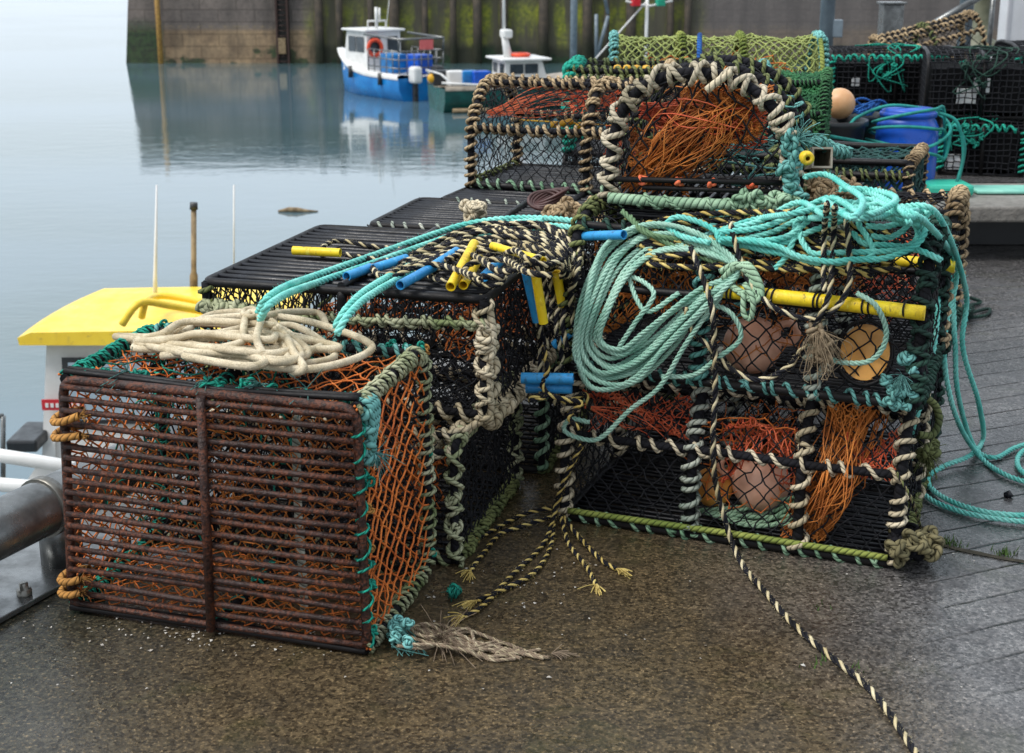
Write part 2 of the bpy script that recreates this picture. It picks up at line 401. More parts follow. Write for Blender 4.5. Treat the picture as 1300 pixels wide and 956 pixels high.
def crumple(mb, c, ext, nu, nv, r, m=0, amp=.35):
    """a slack, bunched sheet of knotted netting inside the box c +- ext"""
    c = np.asarray(c, float); ext = np.asarray(ext, float); g = np.random.default_rng(nseed()); ph = g.uniform(0, 6, 8); fq = g.uniform(3, 8, 8)
    def fn(u, v):
        pinch = 1 - .55 * math.sin(PI * u) ** 2
        return c + ext * np.array([(2 * u - 1) + amp * .4 * math.sin(fq[0] * v + ph[0]), amp * 1.6 * math.sin(fq[1] * u + fq[2] * v + ph[1]) + (v - .5) * .6, (2 * v - 1) * pinch + amp * math.sin(fq[3] * u + ph[3]) + amp * .5 * math.sin(fq[4] * v * 2 + ph[4])])
    netpatch(mb, fn, nu, nv, r, m, .004)
def place(FL, ang, z): 
    c, s = math.cos(R(ang)), math.sin(R(ang))
    return Matrix(((c, -s, 0, FL[0]), (s, c, 0, FL[1]), (0, 0, 1, z), (0, 0, 0, 1)))
def place_inv(FL, ang, ztop, W):
    c, s = math.cos(R(ang)), math.sin(R(ang))
    return Matrix(((c, s, 0, FL[0] - s * W), (s, -c, 0, FL[1] + c * W), (0, 0, -1, ztop), (0, 0, 0, 1)))
def place_side(FL, ang, ztop):
    c, s = math.cos(R(ang)), math.sin(R(ang))
    return Matrix(((c, 0, -s, FL[0]), (s, 0, c, FL[1]), (0, -1, 0, ztop), (0, 0, 0, 1)))

def prof_std(W, H): return [(0, 0), (0, .58 * H), (.2 * W, .93 * H), (.36 * W, H), (.64 * W, H), (.8 * W, .93 * H), (W, .58 * H), (W, 0)]
def prof_box(W, H): return [(0, 0), (0, .9 * H), (.06 * W, H), (.94 * W, H), (W, .9 * H), (W, 0)]
def prof_round(W, H): return [(0, 0), (.0, .42 * H), (.05 * W, .66 * H), (.17 * W, .84 * H), (.35 * W, .97 * H), (.55 * W, H), (.76 * W, .94 * H), (.91 * W, .76 * H), (.98 * W, .5 * H), (W, 0)]

def creel(label, M, L, W, H, prof='std', group=None, hoops=(0, .5, 1), rails=(1, 2), slats=14, slat_r=.006, slat_mat=None, frame_mat=None,
          fr=.010, net=None, endnet=None, lashes=None, cross=(), funnel=None, dens=.045, eds=.042, eds_v=None, wrap_mat=None, lash_scale=1.0, divider=True, mid_bars=(.5,), knots=0, netends=(0, 1), slat_lift=0.0, name='lobster_pot'):
    """net/endnet = (mat, r) ; lashes = {'front':(mat,r,pitch), 'back','left','right','hoop0','hoop1','hoop2','rail'}"""
    slat_mat = slat_mat or BLACKBAR; frame_mat = frame_mat or FRAMEBLK; lashes = lashes or {}; wrap_mat = wrap_mat or ROPE_BLACK
    pf = {'std': prof_std, 'box': prof_box, 'round': prof_round}[prof](W, H)
    root = thing(name, label, 'lobster pot', M, group)
    def do_lash(path, key, parent, rad):
        if key not in lashes or lashes[key] is None: return
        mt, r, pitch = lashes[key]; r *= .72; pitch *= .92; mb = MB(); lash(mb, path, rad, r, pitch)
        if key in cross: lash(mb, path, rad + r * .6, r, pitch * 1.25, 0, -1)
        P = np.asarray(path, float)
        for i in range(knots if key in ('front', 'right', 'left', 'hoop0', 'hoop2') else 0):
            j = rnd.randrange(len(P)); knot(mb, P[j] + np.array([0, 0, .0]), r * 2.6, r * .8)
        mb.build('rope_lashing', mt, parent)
    # base grid
    mb = MB()
    mb.tube(roundpoly([(0, 0, 0), (L, 0, 0), (L, W, 0), (0, W, 0)], .035, True), fr, 8, 0, True)
    base = None
    bars = MB()
    for i in range(slats):
        y = W * (i + .5) / slats
        jz = slat_lift + rnd.uniform(-.0012, .0012); bend = (3.0 if slat_mat is RUST else 1.0)
        bars.line(resample([(fr * .3, y + rnd.uniform(-.002, .002), jz), (L / 2, y + bend * rnd.uniform(-.003, .003), jz + rnd.uniform(-.003, .003)), (L - fr * .3, y + rnd.uniform(-.002, .002), jz)], L / 6), slat_r, 7)
    for f in mid_bars: bars.line([(L * f, 0, -slat_r * 1.2 + slat_lift), (L * f, W, -slat_r * 1.2 + slat_lift)], fr * .95, 8)
    base = mb.build('base_frame', frame_mat if slat_mat is not RUST else RUST, root)
    bars.build('slats', slat_mat, base)
    do_lash(resample([(.02, 0, .004), (L - .02, 0, .004)], .03), 'front', base, fr)
    do_lash(resample([(.02, W, .004), (L - .02, W, .004)], .03), 'back', base, fr)
    do_lash(resample([(0, .02, .004), (0, W - .02, .004)], .03), 'left', base, fr)
    do_lash(resample([(L, .02, .004), (L, W - .02, .004)], .03), 'right', base, fr)
    # hoops
    for hi, f in enumerate(hoops):
        x = min(max(L * f, .004), L - .004)
        path = roundpoly([(x, y, z) for y, z in pf], .05); path = resample(path, .02)
        h = MB().tube(path, fr * 1.1, 8).build('hoop', wrap_mat if 'hoop%d' % hi in lashes else frame_mat, root)
        do_lash(path, 'hoop%d' % hi, h, fr * 1.2)
    npf = len(pf)
    for ri in rails:
        for idx in {ri, npf - 1 - ri}:
            y, z = pf[idx]; path = [(0, y, z), (L * .25, y, z - .004), (L * .5, y, z), (L * .75, y, z - .005), (L, y, z)]
            path = resample(path, .03); rl = MB().tube(path, fr * .9, 7).build('side_rail', wrap_mat if 'rail' in lashes else frame_mat, root)
            do_lash(path, 'rail%d' % idx if 'rail%d' % idx in lashes else 'rail', rl, fr)
    # netting over the hoops
    pl = np.array(resample([(0, y, z) for y, z in pf], .01)); sl = arclen(pl)
    def cover(u, v):
        s = v * sl[-1]; y = np.interp(s, sl, pl[:, 1]); z = np.interp(s, sl, pl[:, 2])
        k = len(hoops) - 1; sag = abs(math.sin(u * PI * k)) * .018
        cy, cz = W / 2 - y, H * .3 - z; q = math.hypot(cy, cz) + 1e-6
        return np.array([u * L, y + cy / q * sag, z + cz / q * sag])
    if net:
        mb = MB(); netpatch(mb, cover, max(4, int(L / dens)), max(6, int(sl[-1] / dens * 2 * .8)), net[1]); mb.build('netting', net[0], root)
    py = np.array([p[0] for p in pf]); pz = np.array([p[1] for p in pf])
    def endf(x, bulge):
        top = len(pf) // 2
        zl, yl = pz[:top], py[:top]; zr, yr = pz[top:][::-1], py[top:][::-1]
        def f(u, v):
            z = v * H * .995; a = np.interp(z, zl, yl); b = np.interp(z, zr, yr)
            return np.array([x + bulge * math.sin(u * PI) * math.sin(v * PI), a + (b - a) * u, z])
        return f
    if endnet:
        for e in netends:
            mb = MB(); netpatch(mb, endf(L * e, .012 if e == 0 else -.012), max(4, int(W / eds)), max(5, int(H / (eds_v or eds) * 2 * .75)), endnet[1], 0, .004 if eds_v is None else .0025)
            mb.build('end_netting', endnet[0], root)
    if divider and net:
        mb = MB(); netpatch(mb, endf(L * .5, .03), max(4, int(W / .06)), max(5, int(H / .06 * 1.6)), net[1]); mb.build('inner_netting', net[0], root)
    if funnel:
        for (fx, mt, r, n) in funnel:
            mb = MB()
            def tube_fn(u, v, fx=fx):
                a = u * 2 * PI; rad = .36 * min(H, .4) * (1 - 1.1 * v * (1 - v) * 1.9) * (1 if v < .5 else .55)
                return np.array([L * fx + rad * math.cos(a) * (1.25 if v < .3 else 1), .03 + v * W * .55, H * .5 + rad * math.sin(a) * .95 + v * .02])
            netpatch(mb, tube_fn, 14, 12, r, 0, .006)
            tangle(mb, (L * fx, W * .35, H * .55), (.13, W * .28, H * .28), n, r, 0)
            mb.build('entrance_funnel', mt, root)
    return root

ROPE_ARCH = m_rope('rope_arch', srgb(214, 202, 178), srgb(150, 140, 116), dark=.5)
# ------------------------------------------------------------------ the pots
# --- front left: rusty slatted base turned to the viewer
A_FL, A_ANG, A_L, A_W, A_H = (-1.072, 3.14), -16.5, .772, .588, .43
_p = Vector((A_FL[0] + A_L * math.cos(R(A_ANG)), A_FL[1] + A_L * math.sin(R(A_ANG)), .012)); _ax = Vector((math.cos(R(A_ANG)), math.sin(R(A_ANG)), 0)); _ay = Vector((-_ax.y, _ax.x, 0))
MA = Matrix.Translation(_p) @ Matrix.Rotation(R(2.6), 4, _ax) @ Matrix.Rotation(R(.3), 4, _ay) @ Matrix.Translation(-_p) @ place_side(A_FL, A_ANG, .602)
pot_a = creel('lobster pot on its side with rusty brown slats facing forward and orange netting', MA, A_L, A_W, A_H, 'box',
              slats=20, slat_r=.0074, slat_mat=RUST, frame_mat=FRAMEBRN, fr=.012, net=(N_ORANGE, .0021), endnet=(N_ORANGE, .0026), dens=.05, eds=.052, eds_v=.044, divider=False,
              lashes={'hoop0': (ROPE_TEAL, .006, .022), 'hoop2': (ROPE_ALGAE, .008, .03), 'hoop1': (ROPE_TEAL, .005, .05), 'rail': (ROPE_ALGAE, .0085, .034), 'rail1': (ROPE_BLUEGREEN, .009, .036),                       'right': (ROPE_TEAL, .005, .05)},
              rails=(1, 2), mid_bars=(.5,), slat_lift=-.012)
mb = MB(); netpatch(mb, lambda u, v: np.array([A_L * u, A_W * (.02 + .96 * v), .022 + .006 * math.sin(u * 9) * math.sin(v * 7)]), 17, 28, .0017, 0, .005); mb.build('base_netting', N_RUSTNET, pot_a)
mb = MB(); netpatch(mb, lambda u, v: np.array([A_L * u, A_W * (.02 + .96 * v), A_H * .8 + .03 * math.sin(u * 9) * math.sin(v * 7)]), 30, 44, .0028, 0, .006, False); mb.build('inner_netting', N_BLACK, pot_a)
# doubled black tube along the top of the base and teal/orange whippings
for dz in (.026, .044):
    mb = MB(); mb.tube(spline([(0, -.018, dz - .020), (A_L * .25, -.012, dz - .014), (A_L * .5, -.006, dz - .01), (A_L * .75, -.012, dz - .014), (A_L, -.018, dz - .012)], .03), .0068, 7); mb.build('edge_tube', FRAMEBLK, pot_a)
for dz in (-.008, .012):
    mb = MB(); mb.tube(spline([(0, A_W + .002, dz), (A_L * .5, A_W - .003, dz), (A_L, A_W + .002, dz)], .03), .008, 7); mb.build('edge_tube', FRAMEBLK, pot_a)
mb = MB(); lash(mb, resample([(.0, .0, .066), (A_L, .0, .066)], .03), .006, .006, .03); mb.tube([(0, 0, .066), (A_L, 0, .066)], .008, 6)
mb = MB()
for i in range(46):
    x = rnd.uniform(.0, A_L); mb = MB() if i == 0 else mb; knot(mb, (x, rnd.uniform(-.014, .004), rnd.choice([.03, .045, .05, A_H - .01])), rnd.uniform(.008, .016), .004)
mb.build('whipping', ROPE_TEAL, pot_a)
for i in range(16):
    mb = MB(); knot(mb, (A_L + .004, A_W * (i + rnd.random()) / 16, rnd.choice([.035, A_H])), rnd.uniform(.008, .016), .004); mb.build('whipping_knot', rnd.choice([ROPE_TEAL, ROPE_TEAL, ROPE_ORANGE]), pot_a)
for x, n in ((.14, 46), (.36, 36), (.5, 40), (.62, 24)):
    mb = MB(); fray(mb, (x, -.012, .06), (-.1, .5, -1), n, .07, .0012, 0, .7); mb.build('frayed_tuft', ROPE_BLUEGREEN, pot_a)
for k, y in enumerate((.085, .125, .50, .535)):
    mb = MB(); mb.tube(spline([(.06 - .02 * (k > 1), y - .01 * (k == 0), -.026), (.02, y + .006, -.034), (-.016, y + .016, -.02), (-.026, y + .014, .0), (-.016, y + .01, .03), (.03, y, .03)], .006), .0095, 7); fray(mb, (.06 - .02 * (k > 1), y - .01 * (k == 0), -.026), (1, -.1, 0), 20, .03, .0012, 0, .4); mb.build('corner_rope', ROPE_ORANGE, pot_a)
mb = MB()
for i, (y, s) in enumerate(((.02, .022), (.055, .026), (.10, .02), (.13, .018))): knot(mb, (A_L + .004, y, .03 + .01 * (i % 2)), s, .009)
for i in range(4): mb.tube(spline([(A_L - .01, -.012, .02 + i * .012), (A_L + .02, .0, .03 + i * .012), (A_L + .022, .05, .03 + i * .01), (A_L + .012, .1 + i * .012, .03)], .01), .008, 6)
fray(mb, (A_L + .018, .12, .05), (.5, 1, .1), 60, .06, .0008, 0, .5)
mb.build('corner_knot', ROPE_BLUEGREEN, pot_a)
mb = MB()
tangle(mb, (A_L * .28, A_W * .45, A_H * .6), (.2, .26, .14), 14, .0022)
tangle(mb, (A_L * .7, A_W * .5, A_H * .6), (.2, .26, .14), 14, .0022)
mb.build('inner_twine', N_RUSTNET, pot_a)
mb = MB(); tangle(mb, (A_L * .3, A_W * .4, A_H * .55), (.2, .24, .12), 12, .0025); tangle(mb, (A_L * .6, A_W * .3, A_H * .4), (.1, .2, .1), 6, .003)
mb.build('inner_twine', ROPE_TEAL, pot_a)
mb = MB(); mb.tube(spline([(.56, .06, .12), (.565, .2, .1), (.56, .35, .11), (.57, .5, .1), (.56, .6, .12)], .02), .011, 6)
mb.build('bait_band', ROPE_GREY, pot_a)

for o in pot_a.children_recursive:
    if o.type != 'MESH': continue
    co = np.empty(len(o.data.vertices) * 3); o.data.vertices.foreach_get('co', co); co = co.reshape(-1, 3)
    co[:, 0] += .044 * (1 - co[:, 0] / A_L) * (1 - co[:, 1] / A_W)      # the frame is bent in at its upper left
    o.data.vertices.foreach_set('co', co.ravel()); o.data.update()
# --- row behind it, two high, base slats upward
B_ANG = -15.0
N1 = (N_BLACK, .0019)
pot_b1 = creel('black-netted pot at ground level close behind the rusty slatted pot, thick grey-green rope edges', place((-.88, 3.60), B_ANG, .012), .76, .62, .335, 'box',
               net=N1, endnet=(N_BLACK, .0022), eds=.028, cross=('hoop2',), knots=5,
               lashes={'hoop2': (ROPE_ALGAE, .0095, .055), 'right': (ROPE_OLIVE, .0105, .034), 'rail': (ROPE_BEIGE, .009, .045), 'front': (ROPE_ALGAE, .01, .04), 'hoop1': (ROPE_BEIGE, .009, .05)},
               funnel=[(.75, N_ORANGE, .002, 10)])
pot_b2 = creel('black slatted pot upside down behind the rusty one, yellow and blue tubes on it', place_inv((-.82, 3.66), B_ANG, .705, .80), .78, .80, .34, 'box',
               slats=17, slat_r=.0105, net=N1, endnet=(N_BLACK, .0022), eds=.03, cross=('hoop2',), knots=5, divider=True, fr=.012,
               lashes={'hoop2': (ROPE_BEIGE, .0095, .055), 'hoop0': (ROPE_OLIVE, .01, .05), 'rail': (ROPE_BEIGE, .0095, .055)},
               funnel=[(.8, N_ORANGE, .002, 26), (.3, N_ORANGE, .002, 8)])
# lashed net edge that hangs a little below the slats
mb = MB()
p = resample([(-.01, .806, .062), (.2, .812, .078), (.45, .81, .072), (.78, .81, .06)], .02); mb.tube(p, .009, 6); lash(mb, p, .009, .006, .04); lash(mb, p[:14], .012, .0095, .05)
for i in range(8): knot(mb, (rnd.uniform(-.02, .16), .812, .065), .018, .009)
mb.build('net_edge_rope', ROPE_ALGAE, pot_b2)
mb = MB()
for i in range(60):
    x = .78 * (i + .5) / 60; q = rnd.uniform(-.012, .012)
    mb.tube(spline([(x, .80, .012), (x + q, .812, .04), (x - q, .81, .078)], .02), .0022, 3, caps=False)
mb.build('edge_twine', N_BLACK, pot_b2)
mb = MB()
p0 = np.array((.79, .79, .06))
for (x, y, z, s) in ((.785, .80, .08, .03), (.785, .80, .13, .028), (.785, .79, .18, .03), (.78, .76, .25, .034), (.78, .79, .31, .036), (.78, .72, .32, .034), (.79, .64, .33, .034)): knot(mb, (x, y, z), s * .85, .0095)
mb.tube(spline([(.79, .80, .02), (.80, .805, .1), (.785, .80, .2), (.79, .80, .3), (.74, .81, .34), (.70, .815, .40), (.71, .818, .47)], .01), .0105, 7)
for i in range(5): knot(mb, (.72 - .02 * i, .81, .35 + .012 * i), .027, .009)
mb.build('corner_knot', ROPE_BEIGE, pot_b2)

pot_c1 = creel('black-netted pot at ground level behind the olive-roped pot and facing the water', place((-.62, 4.27), B_ANG, .012), .74, .6, .335, 'box', net=N1, endnet=(N_BLACK, .0026), dens=.05, eds=.03,
               lashes={'hoop2': (ROPE_SAGE, .012, .05), 'right': (ROPE_OLIVE, .012, .04)}, knots=3)
pot_c2 = creel('black slatted pot upside down in the middle of the slatted row', place_inv((-.46, 4.50), B_ANG, .70, .5), .80, .50, .345, 'box', slats=13, slat_r=.0095, net=N1, endnet=N1, dens=.05,
               lashes={'back': (ROPE_GREY, .008, .05), 'hoop2': (ROPE_SAGE, .011, .05)}, fr=.012)
pot_d1 = creel('black-netted pot at ground level under the farthest slatted pot of the row', place((-.22, 5.0), -19, .012), .8, .5, .335, 'box', net=N1, endnet=N1, dens=.07, eds=.06, lashes={'right': (ROPE_OLIVE, .011, .05)})
pot_d2 = creel('black slatted pot lying upside down under the upright pot with small yellow floats', place_inv((-.25, 4.95), -19, .705, .56), .92, .56, .345, 'box', slats=24, slat_r=.010, net=N1, endnet=N1, dens=.06, fr=.012,
               lashes={'back': (ROPE_GREY, .007, .06)})
# --- upright pot on top, seen from its long side
pot_e = creel('upright black-netted pot with beige rope edges, standing on the far slatted pot', place((-.155, 5.17), -20, .728), .86, .5, .36, 'std',
              net=(N_BLACK, .0018), endnet=(N_BLACK, .0018), dens=.042, fr=.012, slats=16, hoops=(0, .52, 1), rails=(1, 3),
              lashes={'hoop0': (ROPE_TAN, .0095, .034), 'hoop1': (ROPE_TAN, .0095, .036), 'hoop2': (ROPE_BEIGE, .0095, .036), 'rail': (ROPE_TAN, .0095, .038), 'front': (ROPE_SAGE, .0085, .046), 'left': (ROPE_OLIVE, .008, .06)},
              funnel=[(.75, N_RED, .0015, 5)])
mb = MB()
for i, x in enumerate((.24, .275, .30, .34, .365, .5, .535, .56, .72, .76)): mb.lathe([(0, -.016), (.011, -.012), (.014, 0), (.011, .012), (0, .016)], n=12, M=Matrix.Translation((x, .26, .2 + .006 * (i % 3))) @ Matrix.Rotation(R(80), 4, 'Y'))
mb.line([(.1, .26, .212), (.86, .26, .2)], .003, 4); mb.build('net_floats', FLOATYEL, pot_e)
mb = MB(); fibres(mb, lambda g: np.array([.04 + g.uniform(0, .03), .06, .24 + g.uniform(0, .03)]), lambda g: np.array([.5 + g.uniform(-.1, .1), .3 + g.uniform(-.05, .1), .3 + g.uniform(-.05, .04)]), (.25, .2, .3), 18, .0015)
crumple(mb, (.42, .2, .3), (.09, .08, .03), 9, 8, .0016)
for i in range(16): mb.tube(spline([(.62 + rnd.uniform(-.03, .03), .1, .24), (.60 + rnd.uniform(-.06, .06), .09, .15), (.6 + rnd.uniform(-.09, .09), .1, .06)], .03), .0014, 3, caps=False)
mb.build('entrance_netting', N_RED, pot_e)

# --- front right stack
G_ANG, G_L, G_W = -21.5, .92, .50
G_FL = (.145, 3.72)
GD = np.array([math.cos(R(G_ANG)), math.sin(R(G_ANG)), 0]); GN = np.array([math.sin(R(G_ANG)), -math.cos(R(G_ANG)), 0])
GP = np.array([G_FL[0], G_FL[1], 0.0])
def gf(x, y, off=.03): return onplane(x, y, GP + GN * off, GN)
pot_g1 = creel('lower front pot of the right stack, black and cream rope edges, two round buoys inside', place(G_FL, G_ANG, .014), G_L, G_W, .425, 'std',
               net=(N_BLACK, .0021), endnet=(N_BLACK, .0021), dens=.05, fr=.013, slats=16, hoops=(0, .4, .72, 1), rails=(1, 2), knots=3, divider=False,
               lashes={'hoop0': (ROPE_BEIGE, .0115, .043), 'hoop1': (ROPE_GREY, .0115, .042), 'hoop2': (ROPE_BEIGE, .0115, .06), 'hoop3': (ROPE_BEIGE, .0105, .05),
                       'rail': (ROPE_BEIGE, .008, .062), 'front': (ROPE_SAGE, .0085, .056), 'right': (ROPE_OLIVE, .010, .045)},
               funnel=[(.56, N_ORANGE, .0018, 3)])
mb = MB(); p = resample([(.02, -.016, .022), (.5, -.018, .026), (.9, -.016, .022)], .03); mb.tube(p, .009, 6); mb.build('base_rope', ROPE_YELLOWGREEN, pot_g1)
mb = MB(); fibres(mb, lambda g: np.array([.665 + g.uniform(-.06, .06), .03 + g.uniform(0, .03), .0 + g.uniform(.02, .05)]), lambda g: np.array([.78 + g.uniform(-.08, .08), .14 + g.uniform(-.04, .04), .40]), (.745, .03, .2), 90, .0019, 0, .03)
def bag(u, v):
    a = 2 * PI * u; r_ = .055 - .05 * v * (1 - v) * 2.2 + .03 * math.sin(PI * v) ** 6 * 0 + .018 * math.exp(-((v - .3) / .15) ** 2)
    return np.array([.665 + .1 * v + .03 * math.sin(3 * v) + r_ * 1.1 * math.cos(a), .055 + .05 * v + r_ * .7 * math.sin(a), .02 + .38 * v])
netpatch(mb, bag, 20, 34, .0019, 0, .003)
mb.build('bait_net', N_RUSTNET, pot_g1)
mb = MB(); crumple(mb, (.84, .08, .26), (.07, .06, .06), 14, 12, .0017); tangle(mb, (.84, .1, .25), (.08, .06, .05), 6, .0016); crumple(mb, (.2, .1, .31), (.16, .08, .05), 18, 12, .0017); crumple(mb, (.54, .06, .26), (.1, .05, .09), 12, 12, .0019)
fibres(mb, lambda g: np.array([.05, .03, .31 + g.uniform(0, .02)]), lambda g: np.array([.36, .08, .2 + g.uniform(-.02, .12)]), (.22, .08, .28), 8, .0017)
mb.build('entrance_netting', N_RED, pot_g1)
mb = MB(); mb.line([(.05, .2, .36), (.36, .2, .375)], .011, 8); mb.line([(.42, .22, .36), (.7, .22, .36)], .01, 8); mb.build('spreader_bar', FLOATYEL, pot_g1)
mb = MB()
for i in range(9): mb.tube(spline([(.42 + rnd.uniform(-.05, .05), .05, .05), (.55, .04 + rnd.uniform(0, .08), .03 + rnd.uniform(0, .05)), (.70 + rnd.uniform(-.05, .05), .04, .10 + rnd.uniform(-.04, .05))], .03), .006, 6)
mb.build('rope_scraps', ROPE_SAGE, pot_g1)

pot_g2 = creel('upper front pot of the right stack with a long yellow pipe lashed along its shoulder', place(G_FL, G_ANG, .452), G_L + .02, G_W, .41, 'std',
               net=(N_BLACK, .0022), endnet=(N_BLACK, .0021), dens=.05, fr=.0125, slats=16, hoops=(0, .4, .72, 1), rails=(1, 2), knots=2, divider=False,
               lashes={'hoop0': (ROPE_OLIVE, .0105, .045), 'hoop1': (ROPE_BLUEGREEN, .0105, .035), 'hoop2': (ROPE_GREY, .0115, .034), 'hoop3': (ROPE_DARKGREEN, .0105, .05),
                       'front': (ROPE_BLUEGREEN, .0075, .042), 'right': (ROPE_DARKGREEN, .010, .034), 'rail2': (ROPE_DARKGREEN, .009, .06)}, cross=('hoop3',),
               funnel=[(.56, N_RUSTNET, .0018, 2)])
mb = MB(); crumple(mb, (.18, .1, .2), (.14, .07, .12), 16, 18, .0018); crumple(mb, (.66, .12, .3), (.12, .06, .04), 14, 9, .0018); mb.build('entrance_netting', N_RUSTNET, pot_g2)
mb = MB(); p = resample([(.395, -.028, .26), (.66, -.03, .256), (.945, -.03, .247)], .05); mb.tube(p, .0185, 14, 0)
pipe = mb.build('yellow_pipe', PIPEYEL, pot_g2)
mb = MB()
for x in (.42, .435, .47, .46, .56, .575, .68, .69, .80, .815, .9):
    mb = MB(); mb.tube(np.array([(x + .012 * math.cos(a) * .5, -.03 + .021 * math.cos(a), .255 + .021 * math.sin(a)) for a in np.linspace(0, 2 * PI, 16)[:-1]]), .0028, 5, 0, True); mb.build('pipe_tie', N_BLACK, pipe)
mb = MB(); p = resample([(.55, .52, .262), (.97, .53, .252)], .05); mb.tube(p, .0185, 14, 0); mb.build('yellow_pipe', PIPEYEL, pot_g2)
mb = MB(); a = np.linspace(0, 2 * PI, 28)[:-1]
mb.tube(np.array([(.80 + .07 * math.cos(t), .03 + .02 * math.sin(t), .115 + .08 * math.sin(t)) for t in a]), .006, 6, 0, True); mb.build('entrance_ring', FRAMEBLK, pot_g2)
mb = MB(); V = [(.80 + .062 * math.cos(t), .036 + .018 * math.sin(t), .115 + .07 * math.sin(t)) for t in a]; mb.poly(V); mb.build('entrance_panel', BUOYORANGE, pot_g2)
mb = MB()
for i in range(11): knot(mb, (.9 + rnd.uniform(-.05, .04), -.008, .0 + rnd.uniform(0, .14)), rnd.uniform(.012, .022), .0065)
fray(mb, (.9, -.014, .08), (.1, -.5, -1), 60, .06, .0008, 0, .5)
mb.build('corner_knot', ROPE_BLUEGREEN, pot_g2)

off = .54
B_FL = (G_FL[0] - GN[0] * off, G_FL[1] - GN[1] * off)
pot_g3 = creel('lower back pot of the right stack, hidden behind the pot with two buoys', place(B_FL, G_ANG, .014), G_L, G_W, .425, 'std', net=N1, endnet=N1, dens=.07, eds=.06, divider=False,
               lashes={'hoop2': (ROPE_DARKGREEN, .011, .05), 'right': (ROPE_OLIVE, .01, .05), 'hoop0': (ROPE_OLIVE, .011, .05)})
pot_g4 = creel('upper back pot of the right stack with thick tan rope on its rounded end hoop', place(B_FL, G_ANG, .452), G_L + .03, G_W, .41, 'std', net=N1, endnet=(N_BLACK, .0018), dens=.055, fr=.013, divider=False,
               lashes={'hoop2': (ROPE_TAN, .0105, .038), 'right': (ROPE_DARKGREEN, .010, .045), 'rail': (ROPE_TAN, .009, .045), 'hoop0': (ROPE_OLIVE, .011, .05)},
               funnel=[(.8, N_RED, .0016, 10)])
# --- end-on pot on the top
F_DIR = -16.5
fl = np.array((.265, 3.88))
c_, s_ = math.cos(R(F_DIR)), math.sin(R(F_DIR))
F_W, F_H, F_L = .50, .362, .50
# local x -> back, local y -> left(-right); origin at the front right corner
MF = Matrix(((-s_, -c_, 0, fl[0] + c_ * F_W), (c_, -s_, 0, fl[1] + s_ * F_W), (0, 0, 1, .885), (0, 0, 0, 1)))
pot_f = creel('topmost pot seen end-on, bleached beige rope round its arched end and orange net inside', MF, F_L, F_W, F_H, 'round', net=(N_BLACK, .0022), endnet=(N_BLACK, .0026), dens=.05, eds=.052, fr=.013, hoops=(0, .5, 1), rails=(),
              slats=14, divider=False, cross=('hoop0',), netends=(0, 1),
              lashes={'hoop0': (ROPE_ARCH, .0116, .056), 'hoop1': (ROPE_OLIVE, .008, .05), 'hoop2': (ROPE_OLIVE, .009, .05), 'left': (ROPE_SAGE, .006, .055)})
mb = MB()
mb.tube(spline([(-.03, F_W - .01, .015), (-.034, F_W * .7, .012), (-.034, F_W * .4, .012), (-.03, F_W * .2, .014), (-.028, .0, .02)], .02), .0155, 8)
lash(mb, resample([(-.034, F_W * .85, .012), (-.034, F_W * .1, .012)], .02), .014, .005, .07)
for y in (.12, .10, .08, .02, .0): knot(mb, (-.03, y, .03), .028, .0085)
mb.build('base_rope', ROPE_SAGE, pot_f)
mb = MB()
for i in range(3): mb.line([(.0 + .02 * i, .02, -.035 + .012 * i), (.0 + .02 * i, F_W - .03, -.035 + .012 * i)], .009, 8)
mb.build('base_bar', BLACKBAR, pot_f)
mb = MB()
fibres(mb, lambda g: np.array([.02 + g.uniform(0, .03), F_W - .03 - g.uniform(0, .14), .02 + g.uniform(0, .05)]), lambda g: np.array([.03 + g.uniform(0, .06), F_W * .22 + g.uniform(-.05, .16), .33 + g.uniform(-.06, .0)]), (.05, F_W * .52, .2), 190, .0019, 0, .05)
crumple(mb, (.05, F_W * .40, .25), (.03, .13, .07), 16, 24, .0021); crumple(mb, (.04, F_W * .74, .11), (.02, .10, .07), 14, 22, .0021); mb.build('entrance_netting', N_RUSTNET, pot_f)
mb = MB()
fibres(mb, lambda g: np.array([.04 + g.uniform(0, .04), F_W * .86 - g.uniform(0, .06), .255 + g.uniform(-.03, .015)]), lambda g: np.array([.05 + g.uniform(0, .05), F_W * .2 + g.uniform(-.03, .03), .17 + g.uniform(-.02, .1)]), (.05, F_W * .5, .22), 90, .0021, 0, .03)
tangle(mb, (.06, F_W * .6, .2), (.04, .13, .06), 8, .0018); mb.build('entrance_netting', N_RED, pot_f)
mb = MB(); tangle(mb, (.3, F_W * .3, .15), (.16, .16, .11), 18, .004); mb.build('rope_scraps', ROPE_BLUEGREEN, pot_f)
mb = MB()
for y in (.1, .21, .30, .4): knot(mb, (-.006, y, .065), .011, .006)
mb.build('base_knot', N_RED, pot_f)
mb = MB(); mb.line([(-.012, .02, .075), (-.012, F_W - .02, .065)], .008, 7); mb.line([(-.008, .02, .05), (-.008, F_W - .1, .045)], .007, 7); mb.build('lower_rail', FRAMEBLK, pot_f)
mb = MB(); mb.tube(spline([(-.02, F_W * .33, .365), (-.03, F_W * .40, .34), (-.035, F_W * .46, .315)], .01), .0105, 7); mb.build('rope_end', ROPE_BEIGE, pot_f)
mb = MB()
for i in range(9): knot(mb, (-.015, -.005 + rnd.uniform(-.02, .02), .02 + i * .022), .024, .008)
fray(mb, (-.02, -.01, .19), (.2, -.8, 1), 40, .08, .0015, 0, .5); mb.build('corner_knot', ROPE_BLUEGREEN, pot_f)

